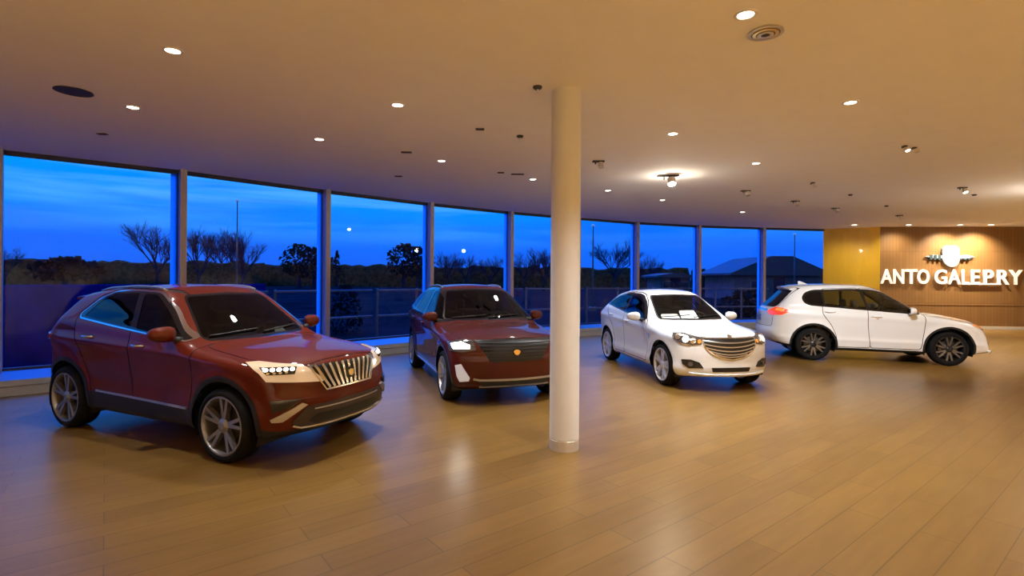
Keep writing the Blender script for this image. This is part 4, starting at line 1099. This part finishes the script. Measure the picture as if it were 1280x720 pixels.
# ------------------------------------------------------------------ outside the glass
M['ground'] = grain(mat('night_ground', (.012, .014, .018), .9, spec=0), .3, .4)
M['hedge'] = grain(mat('hedge_leaf_and_reflection', (.05, .042, .024), .9, spec=0), 2, .5)  # leaf brown lifted to stand for the room's reflection in the glass
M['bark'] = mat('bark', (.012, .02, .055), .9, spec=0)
M['leaf'] = grain(mat('dark_leaf', (.008, .014, .02), .9, spec=0), 3, .5)
M['rail'] = mat('galvanised_rail', (.10, .11, .13), .5, .4)
M['house_wall'] = grain(mat('house_wall', (.07, .07, .08), .85), 2, .3)
M['roof'] = grain(mat('roof_tiles', (.035, .04, .05), .7), 6, .4)
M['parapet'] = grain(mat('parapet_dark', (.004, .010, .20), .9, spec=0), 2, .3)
M['lamp_glass'] = mat('lamp_glass', (.8, .8, .85), .2, emit=(.8, .9, 1), estr=.08)
bm = bmesh.new(); box(bm, (20, 150, -.30), (560, 420, .2)); bm_obj('ground', bm, M['ground']).__setitem__('kind', 'structure')
def W(u, y, z=0.0): return Vector(((u - 640) / 650 * y, y, z))
def hgt(v, y): return 1.75 - (v - 345) / 650 * y
rg = random.Random(3)
def hedge(u0, u1, y, v, label):
    a, b = W(u0, y), W(u1, y); h = hgt(v, y) + .2; L = b.x - a.x; n = max(8, int(L / 1.2)); bm = bmesh.new(); rows = []
    for i in range(n + 1):
        x = -L / 2 + L * i / n; k = h * (1 + rg.uniform(-.09, .09)); w = 1.2 + rg.uniform(-.2, .2)
        rows.append([bm.verts.new(p) for p in ((x, -w, -.2), (x, -w * 1.05, k * .55), (x + rg.uniform(-.3, .3), -w * .6, k * .93), (x, 0, k), (x, w * .8, k * .85), (x, w, -.2))])
    for p, q in zip(rows, rows[1:]):
        for k in range(5): bm.faces.new((p[k], q[k], q[k + 1], p[k + 1]))
    bm.faces.new(rows[0]); bm.faces.new(rows[-1])
    o = bm_obj('hedge', bm, M['hedge'], loc=((a + b) / 2)); tag(o, label, 'hedge', 'hedges along the far edge of the grounds')
hedge(-330, 98, 84, 329, 'long dark hedge beyond the leftmost window bay')
hedge(100, 330, 88, 331, 'dark hedge under the bare trees beyond the red SUV')
hedge(325, 520, 92, 333, 'dark hedge with trees behind it, beyond the gap between the two red cars')
hedge(515, 700, 95, 334, 'dark hedge beyond the maroon crossover')
hedge(695, 860, 92, 335, 'dark hedge beyond the white saloon roof')
hedge(866, 1120, 90, 336, 'dark hedge behind the outbuilding and the house outside')
def bare_tree(u, y, vtop, label, seed, spread=1.0):
    r = random.Random(seed); H = hgt(vtop, y) + .3
    t = empty('bare_tree', W(u, y, -.2)); tag(t, label, 'tree', 'trees beyond the windows')
    bm = bmesh.new(); tube(bm, [(0, 0, 0), (.05, 0, H * .15), (0, .05, H * .30)], [H * .022, H * .017, H * .013], 6)
    bm_obj('trunk', bm, M['bark'], t, True)
    bm = bmesh.new()
    def grow(p, d, L, rad, k):
        e = p + d * L; m = p + d * L * .5 + Vector((r.uniform(-.06, .06), r.uniform(-.06, .06), 0)) * L
        tube(bm, [p, m, e], [rad * 1.5, rad * 1.25, rad], 4, False)
        if k == 0: return
        for _ in range(4):
            nd = (d + Vector((r.uniform(-.75, .75) * spread, r.uniform(-.75, .75) * spread, r.uniform(-.1, .5)))).normalized()
            grow(e if r.random() < .6 else m, nd, L * r.uniform(.6, .85), rad * .58, k - 1)
    for i in range(5):
        a = 2 * PI * i / 5 + r.uniform(-.4, .4)
        grow(Vector((0, 0, H * (.16 + .03 * i))), Vector((math.cos(a) * .55 * spread, math.sin(a) * .55 * spread, .8)).normalized(), H * .25, H * .008, 4)
    zs = max(v.co.z for v in bm.verts)
    for v in bm.verts: v.co.z *= H / zs
    bm_obj('branches', bm, M['bark'], t)
bare_tree(196, 78, 277, 'tall bare tree left of the first full window post, behind the red SUV', 1)
bare_tree(248, 66, 281, 'slim bare tree just right of the first full window post', 2, .7)
bare_tree(277, 100, 284, 'bare round tree left of the tall lamp mast', 3)
bare_tree(303, 54, 288, 'bare tree right behind the tall lamp mast', 4, .8)
bare_tree(560, 90, 314, 'small bare tree above the maroon crossover roof, left one', 5)
bare_tree(583, 76, 318, 'small bare tree above the maroon crossover roof, middle one', 6)
bare_tree(612, 90, 318, 'low bare tree by the window post above the maroon crossover', 7)
bare_tree(655, 88, 312, 'bare tree close to the left edge of the white column', 8)
bare_tree(680, 72, 308, 'bare tree half hidden by the white column', 9)
bare_tree(768, 84, 296, 'wide bare tree beyond the white saloon, left of a window post', 10, 1.2)
bare_tree(808, 64, 316, 'bare tree beyond the white saloon, right of a window post', 11)
bare_tree(6, 80, 306, 'bare tree at the far left edge of the first window bay', 12)
def leafy(u, y, vtop, w, label, seed, name='leafy_tree', cone=False):
    r = random.Random(seed); H = hgt(vtop, y)
    t = empty(name, W(u, y, -.2)); tag(t, label, 'tree', 'trees beyond the windows')
    bm = bmesh.new(); tube(bm, [(0, 0, 0), (0, 0, H * .5)], [w * .06, w * .04], 6); bm_obj('trunk', bm, M['bark'], t)
    bm = bmesh.new()
    for i in range(420):
        q = r.random(); a = r.uniform(0, 2 * PI); rad = w / 2 * (math.sqrt(r.random()) * ((1 - q) if cone else math.sin(PI * (.12 + .85 * q)) ** .6))
        c = Vector((rad * math.cos(a), rad * math.sin(a), H * (.12 + .88 * q) if cone else H * (.28 + .72 * q)))
        s = w * r.uniform(.04, .08)
        vs = [bm.verts.new(c + Vector((r.uniform(-1, 1), r.uniform(-1, 1), r.uniform(-1, 1))).normalized() * s) for _ in range(4)]
        for k in ((0, 1, 2), (0, 2, 3), (0, 3, 1), (1, 3, 2)): bm.faces.new([vs[j] for j in k])
    bm_obj('crown', bm, M['leaf'], t)
leafy(374, 76, 305, 5.2, 'rounded dense tree left of the second window post', 1)
leafy(393, 70, 309, 5.0, 'dense tree touching the second window post', 2)
leafy(505, 84, 304, 6.0, 'rounded tree at the right of the window bay left of the maroon crossover', 3)
leafy(522, 74, 308, 5.0, 'dark tall tree against the third window post', 4)
leafy(421, 86, 313, 3.4, 'small conifer right of the second window post', 5, 'conifer_tree', True)
leafy(894, 70, 330, 3.0, 'small conifer left of the house outside', 6, 'conifer_tree', True)
leafy(879, 64, 332, 3.4, 'dark conifer beside a window post, left of the house outside', 7, 'conifer_tree', True)
leafy(83, 74, 325, 9.0, 'low broad tree bulging over the hedge beyond the left window bay', 8)
# tall lamp masts
def mast(u, y, vtop, label):
    t = empty('lamp_mast', W(u, y, -.2)); tag(t, label, 'lamp post'); H = hgt(vtop, y) + .2
    bm = bmesh.new(); tube(bm, [(0, 0, 0), (0, 0, H)], [.07, .03], 8); bm_obj('pole', bm, M['rail'], t, True)
    bm = bmesh.new(); box(bm, (0, 0, .12), (.4, .4, .24), .02); bm_obj('base', bm, M['rail'], t)
    bm = bmesh.new(); lathe(bm, [(.01, H + .12), (.10, H + .06), (.12, H), (.04, H - .03)], 12); bm_obj('lamp_head', bm, M['lamp_glass'], t, True)
mast(296, 34, 253, 'tall thin lamp mast outside, behind the red SUV windscreen')
mast(741, 30, 281, 'lamp mast outside, just right of the white column')
mast(993, 36, 290, 'lamp mast outside, in front of the house beside the white SUV')
# house and outbuilding
def house(u0, u1, y, vw, vr, label, name, depth=7.0, lit=True):
    a, b = W(u0, y), W(u1, y); L = b.x - a.x; h = hgt(vw, y); hr = hgt(vr, y)
    t = empty(name, (a.x, y, -.2)); tag(t, label, 'building')
    bm = bmesh.new(); box(bm, (L / 2, depth / 2, h / 2 + .1), (L, depth, h + .2)); 
    bm_obj('wall', bm, M['house_wall'], t)
    bm = bmesh.new(); prism(bm, [(-.5, h - .1), (L + .5, h - .1), (L + .5, h + .1), (L * .62, hr + .2), (L * .38, hr + .2), (-.5, h + .1)], -.5, depth + .5); bm_obj('roof', bm, M['roof'], t)
    for k in range(2):
        bm = bmesh.new(); box(bm, (L * (.25 + .5 * k), -.03, h * .55), (1.1, .08, 1.0)); f = bm_obj('window', bm, M['rail'], t)
        bm = bmesh.new(); box(bm, (L * (.25 + .5 * k), -.05, h * .55), (.95, .08, .85)); bm_obj('pane', bm, M['gloss_black'], f)
    bm = bmesh.new(); box(bm, (L * .5, -.03, 1.05), (.95, .08, 2.1)); bm_obj('door', bm, M['bark'], t)
house(918, 1030, 46, 337, 317, 'dark house with pitched roof outside, left of the white SUV', 'house')
house(826, 863, 50, 341, 339, 'plain low outbuilding outside, above the white saloon roof', 'outbuilding', 5)
# railing just outside the glass, one section per bay, and a dark parapet beyond the left bays
RL = []
for i in range(len(WIN)):
    p = Vector(WIN[i]) - inward(i) * 3.0; RL.append(p)
where = ['far left bay, mostly out of view', 'bay left of the picture edge', 'leftmost visible bay', 'first wide bay behind the red SUV tail', 'bay behind the red SUV windscreen', 'bay between the red SUV and the maroon crossover', 'bay behind the maroon crossover', 'bay left of the white column', 'bay right of the white column', 'bay behind the white saloon roof', 'bay behind the white saloon mirror', 'bay behind the white SUV tail']
for i in range(4, len(WIN) - 1):
    a, b = RL[i], RL[i + 1]; d = b - a; L = d.length
    t = empty('railing', (a.x, a.y, -.2), math.atan2(d.y, d.x)); tag(t, 'galvanised railing outside the %s' % where[i], 'railing', 'railing sections outside the glass')
    for z in (1.50, .72):
        bm = bmesh.new(); box(bm, (L / 2, 0, z), (L - .14, .05, .06), .01); bm_obj('rail', bm, M['rail'], t)
    for x in (.12, L / 2):
        bm = bmesh.new(); box(bm, (x, .05, .78), (.06, .05, 1.56), .005); bm_obj('post', bm, M['rail'], t)
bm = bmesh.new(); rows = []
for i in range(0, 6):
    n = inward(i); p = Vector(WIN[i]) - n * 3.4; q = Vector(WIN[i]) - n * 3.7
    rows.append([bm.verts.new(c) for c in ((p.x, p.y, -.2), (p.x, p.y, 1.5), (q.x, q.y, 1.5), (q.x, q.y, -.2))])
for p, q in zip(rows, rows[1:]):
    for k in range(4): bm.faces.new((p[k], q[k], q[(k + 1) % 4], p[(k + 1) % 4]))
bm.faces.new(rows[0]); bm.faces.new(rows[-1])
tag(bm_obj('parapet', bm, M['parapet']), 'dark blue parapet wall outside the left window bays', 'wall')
def shrub(u, y, v, w, label, seed):
    r = random.Random(seed); H = hgt(v, y) + .2; bm = bmesh.new()
    for i in range(380):
        q = r.random(); a = r.uniform(0, 2 * PI); rad = w / 2 * math.sqrt(r.random()) * math.sin(PI * (.25 + .7 * q)) ** .5
        c = Vector((rad * math.cos(a), rad * math.sin(a), H * q)); s = w * r.uniform(.05, .09)
        vs = [bm.verts.new(c + Vector((r.uniform(-1, 1), r.uniform(-1, 1), r.uniform(-1, 1))).normalized() * s) for _ in range(4)]
        for k in ((0, 1, 2), (0, 2, 3), (0, 3, 1), (1, 3, 2)): bm.faces.new([vs[j] for j in k])
    o = bm_obj('shrub', bm, M['leaf'], loc=W(u, y, -.2)); tag(o, label, 'shrub')
shrub(432, 17.5, 358, 1.1, 'dark shrub outside the bay between the red SUV and the maroon crossover', 4)
shrub(930, 25, 362, 2.2, 'dark shrub outside the glass between the white saloon and white SUV', 5)
# ------------------------------------------------------------------ sky, lamps, ceiling fittings
def make_world():
    w = bpy.data.worlds.new('dusk_sky'); bpy.context.scene.world = w; w.use_nodes = True
    n, l = w.node_tree.nodes, w.node_tree.links; bg = n['Background']
    tc = n.new('ShaderNodeTexCoord'); sp = n.new('ShaderNodeSeparateXYZ'); l.new(tc.outputs['Generated'], sp.inputs[0])
    rp = n.new('ShaderNodeValToRGB'); cr = rp.color_ramp
    st = [(0.0, (.010, .016, .04)), (.49, (.012, .02, .05)), (.5, (.008, .11, .80)), (.525, (.004, .14, .98)), (.555, (.002, .24, 1.15)), (.60, (.0, .32, 1.25)), (.75, (.002, .17, 1.1)), (1.0, (.002, .09, .7))]
    for i, (p, c) in enumerate(st):
        e = cr.elements[i] if i < 2 else cr.elements.new(p)
        e.position = p; e.color = (*c, 1)
    mr = n.new('ShaderNodeMapRange'); mr.inputs['From Min'].default_value = -1; l.new(sp.outputs['Z'], mr.inputs['Value']); l.new(mr.outputs['Result'], rp.inputs['Fac'])
    mp = n.new('ShaderNodeMapping'); mp.inputs['Scale'].default_value = (1.6, 1.6, 22); mp.inputs['Rotation'].default_value = (0.03, .05, .3); l.new(tc.outputs['Generated'], mp.inputs['Vector'])
    nz = n.new('ShaderNodeTexNoise'); nz.inputs['Scale'].default_value = 1.5; nz.inputs['Detail'].default_value = 6; nz.inputs['Roughness'].default_value = .55; nz.inputs['Distortion'].default_value = .35
    l.new(mp.outputs['Vector'], nz.inputs['Vector'])
    cl = n.new('ShaderNodeValToRGB'); cl.color_ramp.elements[0].position = .43; cl.color_ramp.elements[0].color = (0, 0, 0, 1); cl.color_ramp.elements[1].position = .62; cl.color_ramp.elements[1].color = (1, 1, 1, 1)
    l.new(nz.outputs['Fac'], cl.inputs['Fac'])
    fade = n.new('ShaderNodeMapRange'); fade.inputs['From Min'].default_value = .05; fade.inputs['From Max'].default_value = .13; fade.inputs['To Max'].default_value = .8; l.new(sp.outputs['Z'], fade.inputs['Value'])
    mu = n.new('ShaderNodeMath'); mu.operation = 'MULTIPLY'; l.new(cl.outputs['Color'], mu.inputs[0]); l.new(fade.outputs['Result'], mu.inputs[1])
    mx = n.new('ShaderNodeMix'); mx.data_type = 'RGBA'; l.new(mu.outputs[0], mx.inputs[0]); l.new(rp.outputs['Color'], mx.inputs[6]); mx.inputs[7].default_value = (.085, .42, 1.0, 1)
    # darker slate cloud bank low over the horizon
    n2 = n.new('ShaderNodeTexNoise'); n2.inputs['Scale'].default_value = 1.0; n2.inputs['Detail'].default_value = 5
    mp2 = n.new('ShaderNodeMapping'); mp2.inputs['Scale'].default_value = (1.2, 1.2, 14); mp2.inputs['Location'].default_value = (3, 1, 0); l.new(tc.outputs['Generated'], mp2.inputs['Vector']); l.new(mp2.outputs['Vector'], n2.inputs['Vector'])
    c2 = n.new('ShaderNodeValToRGB'); c2.color_ramp.elements[0].position = .5; c2.color_ramp.elements[0].color = (0, 0, 0, 1); c2.color_ramp.elements[1].position = .7; c2.color_ramp.elements[1].color = (.75, .75, .75, 1); l.new(n2.outputs['Fac'], c2.inputs['Fac'])
    m2 = n.new('ShaderNodeMix'); m2.data_type = 'RGBA'; l.new(c2.outputs['Color'], m2.inputs[0]); l.new(mx.outputs[2], m2.inputs[6]); m2.inputs[7].default_value = (.006, .10, .72, 1)
    l.new(m2.outputs[2], bg.inputs['Color']); bg.inputs['Strength'].default_value = 1.0
make_world()
def light(kind, name, loc, energy, color, **k):
    d = bpy.data.lights.new(name, kind); d.energy = energy; d.color = color
    for a, b in k.items():
        if a != 'aim': setattr(d, a, b)
    o = bpy.data.objects.new(name, d); o.location = loc; COL.objects.link(o)
    if 'aim' in k: o.rotation_euler = (Vector(k['aim']) - Vector(loc)).to_track_quat('-Z', 'Y').to_euler()
    return o
WARM = (1, 1, 1)
light('SUN', 'dusk_glow', (-10, 30, 29), 7.5, (.004, .10, 1), angle=math.radians(40), aim=(0, 8, 0))
M['lens'] = mat('lit_lens', (1, 1, 1), .3, emit=(1, .86, .66), estr=16)
M['ring'] = mat('light_ring', (.75, .72, .68), .4)
M['ring_dark'] = mat('dark_fitting', (.05, .045, .04), .5)
def C3(u, v, z=CEIL):
    du, dv = u - 640, v - 345.8; x = (du + .0075 * dv) / 650; zz = -(dv - .0075 * du) / 650
    t = (z - 1.75) / zz; return Vector((x * t, t, z))
def downlight(u, v, label, energy=160, r=.055, mult=1.0):
    p = C3(u, v); t = empty('ceiling_light', p); tag(t, label, 'ceiling light', 'recessed downlights in the ceiling')
    bm = bmesh.new(); lathe(bm, [(r, -.002), (r + .004, -.008), (r + .022, -.008), (r + .026, -.001)], 24); bm_obj('trim_ring', bm, M['ring'], t, True, sharp=40)
    bm = bmesh.new(); lathe(bm, [(.0005, -.003), (r, -.003)], 24); bm_obj('lens', bm, M['lens'], t)
    if energy: light('SPOT', 'downlight_and_fill_beam', p - Vector((0, 0, .02)), energy * 2.0, WARM, spot_size=math.radians(118), spot_blend=.9, shadow_soft_size=.06)
for u, v, lab, e in ((216, 63, 'bright downlight above the red SUV, nearest the top left corner', 100), (166, 134, 'downlight right of and below the dark round ceiling speaker', 60), (399, 174, 'downlight in the ceiling between red SUV and maroon crossover, near the glass', 120),
        (497, 131, 'bright downlight midway between the left windows and the column top', 130), (552, 201, 'downlight above the maroon crossover, near the glass', 90), (666, 224, 'small downlight just left of the column, above the crossover', 100),
        (932, 18, 'bright downlight at the top edge, beside the round ceiling vent', 200), (1063, 128, 'bright downlight in open ceiling at the right, above the white SUV', 220), (841, 167, 'downlight right of the column, above the white saloon', 200), (945, 204, 'small downlight right of the bracket lamp', 200),
        (760, 238, 'small downlight close to the column on its right, near the glass', 90), (828, 250, 'faint small downlight below the bracket lamp, near the glass', 100), (928, 265, 'faint small downlight near the glass left of the gold panel', 100)):
    downlight(u, v, lab, e)
for u, v, lab, e in ((1091, 277, 'wall washer light above the left edge of the brown wall', 120), (1122, 283, 'wall washer light left above the emblem', 200), (1180, 283.5, 'wall washer light above the emblem', 520), (1225, 282.5, 'wall washer light above the letters at the right', 620)):
    p = C3(u, v); p = s0 + sx * ((p - s0).dot(sx)) + sn * .75; p.z = CEIL
    t = empty('wall_washer', p); tag(t, lab, 'ceiling light', 'wall washers above the sign')
    bm = bmesh.new(); lathe(bm, [(.09, -.002), (.094, -.012), (.12, -.012), (.125, -.001)], 24); bm_obj('trim_ring', bm, M['ring'], t, True)
    bm = bmesh.new(); lathe(bm, [(.0005, -.003), (.09, -.003)], 24); bm_obj('lens', bm, M['lens'], t)
    light('SPOT', 'washer_beam', p - Vector((0, 0, .03)), e, (1, .84, .6), spot_size=math.radians(120), spot_blend=.9, shadow_soft_size=.08, aim=p - sn * .6 + Vector((0, 0, -1.6)))
# added unseen spots behind and right of the camera; back rows brighten the ceiling
for x in (-10, -7.5, -5, -2.5, 0, 2.5, 5, 7.5, 10, 12.5, 15, 17.5, 20):
    for y in (-5.2, -3.2, -1.2):
        light('SPOT', 'downlight_and_fill_beam', (x, y, CEIL - .03), (1350 if x > 1 else 1200) if x > -4 else 600, WARM, spot_size=math.radians(86), spot_blend=.7, shadow_soft_size=.06)
for x, y in ((13, 2), (16, 2), (19, 2), (12, 5), (15.5, 5), (18.5, 5), (9, 4), (12.5, 9), (16, 9), (19, 9), (13, 13), (16.5, 13), (19.5, 13)):
    light('SPOT', 'downlight_and_fill_beam', (x, y, CEIL - .03), 800, WARM, spot_size=math.radians(115), spot_blend=.8, shadow_soft_size=.06)
# other ceiling fittings
def fitting(name, u, v, label, cat, build, group=None):
    p = C3(u, v); t = empty(name, p); tag(t, label, cat, group); build(t); return p
def speaker(t):
    bm = bmesh.new(); lathe(bm, [(.165, -.0005), (.168, -.008), (.150, -.012), (.147, -.006)], 36); bm_obj('trim_ring', bm, M['ring_dark'], t, True)
    bm = bmesh.new(); lathe(bm, [(.0005, -.010), (.08, -.009), (.149, -.005)], 36); bm_obj('grille', bm, M['ring_dark'], t, True)
M['sp_grey'] = mat('speaker_grey', (.16, .14, .12), .7)
fitting('ceiling_speaker', 92, 114, 'dark round flush speaker in the ceiling at the left', 'speaker', speaker)
def vent(t):
    for k, r in enumerate((.125, .09, .055)):
        bm = bmesh.new(); lathe(bm, [(r, -.002), (r + .004, -.014 - .006 * k), (r - .022, -.016 - .006 * k), (r - .026, -.002)], 30); bm_obj('vent_ring', bm, M['steel_ring'] if k != 1 else M['gold'], t, True, sharp=40)
    bm = bmesh.new(); lathe(bm, [(.0005, -.03), (.03, -.026), (.034, -.002)], 20); bm_obj('vent_core', bm, M['ring_dark'], t, True)
fitting('ceiling_vent', 957, 40, 'round metal ceiling vent below the top-edge downlight', 'vent', vent)
def slot(w, h=.07):
    def f(t):
        bm = bmesh.new(); box(bm, (0, 0, -.006), (w, h, .012), .003); bm_obj('cover', bm, M['ring_dark'], t)
        bm = bmesh.new(); box(bm, (0, 0, -.014), (w * .8, h * .35, .006)); bm_obj('louvre', bm, M['black'], t)
    return f
fitting('slot_vent', 508, 190, 'dark slim ceiling slot left of the downlight over the crossover', 'vent', slot(.16))
fitting('slot_vent', 600, 161, 'small dark ceiling slot between bright downlight and column', 'vent', slot(.11))
fitting('slot_vent', 647, 217.5, 'dark long ceiling slot just left of the column', 'vent', slot(.24))
fitting('slot_vent', 626, 215.5, 'faint short ceiling slot beside the long dark slot', 'vent', slot(.12))
fitting('slot_vent', 498, 220, 'faint ceiling slot close to the glass above the shrub bay', 'vent', slot(.14))
fitting('slot_vent', 128, 167, 'faint small recess in the ceiling close to the left glass', 'vent', slot(.12))
def sensor(t):
    bm = bmesh.new(); lathe(bm, [(.045, -.0005), (.045, -.018), (.03, -.03), (.0005, -.034)], 20); bm_obj('sensor_body', bm, M['ring_dark'], t, True, sharp=40)
    bm = bmesh.new(); lathe(bm, [(.012, -.032), (.010, -.045), (.0005, -.047)], 12); bm_obj('sensor_tip', bm, M['silver'], t, True)
fitting('smoke_detector', 672, 108, 'small ceiling detector touching the left of the column top', 'detector', sensor)
fitting('smoke_detector', 650, 169.5, 'tiny ceiling detector left of the column, halfway down', 'detector', sensor)
fitting('smoke_detector', 1063, 243, 'tiny ceiling detector above the gold panel', 'detector', sensor)
fitting('smoke_detector', 1108, 257, 'tiny ceiling detector in front of the brown wall', 'detector', sensor)
fitting('smoke_detector', 1218, 243, 'tiny ceiling detector beside the tilted fitting at the right', 'detector', sensor)
def track(lit, s=1.0, dark=True, tw=.16):
    def f(t):
        bm = bmesh.new(); box(bm, (0, 0, -.012), (tw * 2 * s, .10 * s, .024), .006); bm_obj('mounting_plate', bm, M['ring_dark'], t)
        bm = bmesh.new(); tube(bm, [(-.06 * s, 0, -.02), (-.06 * s, 0, -.07 * s)], .012, 8); bm_obj('stem', bm, M['ring_dark'], t)
        bm = bmesh.new(); lathe(bm, [(.0005, 0), (.055 * s, 0), (.062 * s, -.10 * s), (.050 * s, -.10 * s), (.046 * s, -.06 * s)], 20)
        bmesh.ops.rotate(bm, verts=bm.verts, cent=(0, 0, 0), matrix=Matrix.Rotation(math.radians(-25), 3, 'X')); bmesh.ops.translate(bm, verts=bm.verts, vec=(.05 * s, 0, -.05 * s))
        h = bm_obj('lamp_head', bm, M['ring'], t, True, sharp=40)
        bm = bmesh.new(); lathe(bm, [(.0005, -.095 * s), (.05 * s, -.095 * s)], 20)
        bmesh.ops.rotate(bm, verts=bm.verts, cent=(0, 0, 0), matrix=Matrix.Rotation(math.radians(-25), 3, 'X')); bmesh.ops.translate(bm, verts=bm.verts, vec=(.05 * s, 0, -.05 * s))
        bm_obj('lamp_lens', bm, M['lens'] if lit else M['silver'], h)
    return f
SG = 'bracket spotlights on the ceiling'
p = fitting('bracket_spotlight', 835, 219, 'brightest bracket spotlight with dark plate, above the white saloon', 'spotlight', track(True, 1.2), SG)
light('POINT', 'bracket_glow', p - Vector((-.06, 0, .22)), 30, (1, .85, .62), shadow_soft_size=.06)
light('SPOT', 'bracket_beam', p - Vector((0, 0, .2)), 340, WARM, spot_size=math.radians(80), spot_blend=.7, shadow_soft_size=.06, aim=(3.1, 8.6, .4))
for u, v, lab in ((932, 240, 'unlit dark bracket spotlight right of the brightest one'), (994, 253, 'unlit bracket spotlight left of the gold panel'), (1044, 262, 'unlit dark spotlight right above the gold panel'), (748, 203, 'small dark spotlight just right of the column'), (1124, 271, 'black spotlight hanging in front of the brown wall')):
    fitting('bracket_spotlight', u, v - 2, lab, 'spotlight', track(False, .8, tw=.12), SG)
fitting('bracket_spotlight', 1016, 228, 'tiny hanging spotlight between the saloon and sign wall', 'spotlight', track(False, .6, tw=.06), SG)
fitting('twin_spotlight', 1131, 182, 'silver adjustable spotlight, left of a close pair', 'spotlight', track(True, .55, tw=.05), SG)
fitting('twin_spotlight', 1143, 184, 'dark adjustable spotlight, right of a close pair', 'spotlight', track(False, .5, tw=.05), SG)
light('SPOT', 'twin_beam', C3(1131, 182) - Vector((0, 0, .12)), 700, WARM, spot_size=math.radians(60), spot_blend=.7, shadow_soft_size=.06, aim=(8.0, 11.2, .7))
fitting('tilted_spotlight', 1203, 234, 'tilted silver spotlight near the right edge of the ceiling', 'spotlight', track(True, .8, tw=.10), SG)
light('POINT', 'ceiling_glow', (11.3, 10.2, 3.1), 70, (1, .9, .72), shadow_soft_size=.1)
# cards behind the saloon windscreen
def card(root_loc, yaw, x, y, w, h, z, label, tilt=-50, rot=0):
    t = Matrix.Translation(root_loc) @ Matrix.Rotation(math.radians(yaw), 4, 'Z') @ Matrix.Translation((x, y, z)) @ Matrix.Rotation(math.radians(rot), 4, 'Z') @ Matrix.Rotation(math.radians(tilt), 4, 'Y')
    bm = bmesh.new(); prism(bm, rnd([(-w / 2, 0), (w / 2, 0), (w / 2 - .02, h), (-w / 2 + .03, h * .95)], .02), -.003, .003, 'X')
    o = bm_obj('price_card', bm, M['card']); o.matrix_world = t; tag(o, label, 'card', 'cards on the saloon dashboard'); return o
card((3.045, 9.835, 0), -80.67, .52, -.28, .36, .15, 1.0, 'lower white card lying behind the saloon windscreen, left of the taller card')
card((3.045, 9.835, 0), -80.67, .50, .10, .34, .24, 1.0, 'taller white card behind the middle of the saloon windscreen')
card((-3.401, 6.066, 0), -24.59, .53, .40, .16, .09, 1.07, 'small white slip behind the far corner of the red SUV windscreen')
cyc = bpy.context.scene.cycles; cyc.use_denoising = True; cyc.use_adaptive_sampling = False; cyc.denoiser = 'OPENIMAGEDENOISE'; cyc.denoising_prefilter = 'ACCURATE'; cyc.denoising_input_passes = 'RGB_ALBEDO_NORMAL'
vs = bpy.context.scene.view_settings; vs.view_transform = 'Standard'; vs.look = 'None'; vs.exposure = .2; vs.gamma = 1
cy = bpy.context.scene.cycles
cy.max_bounces = 10; cy.diffuse_bounces = 5; cy.glossy_bounces = 5; cy.transparent_max_bounces = 24; cy.sample_clamp_indirect = 6.0; cy.caustics_reflective = False; cy.caustics_refractive = False
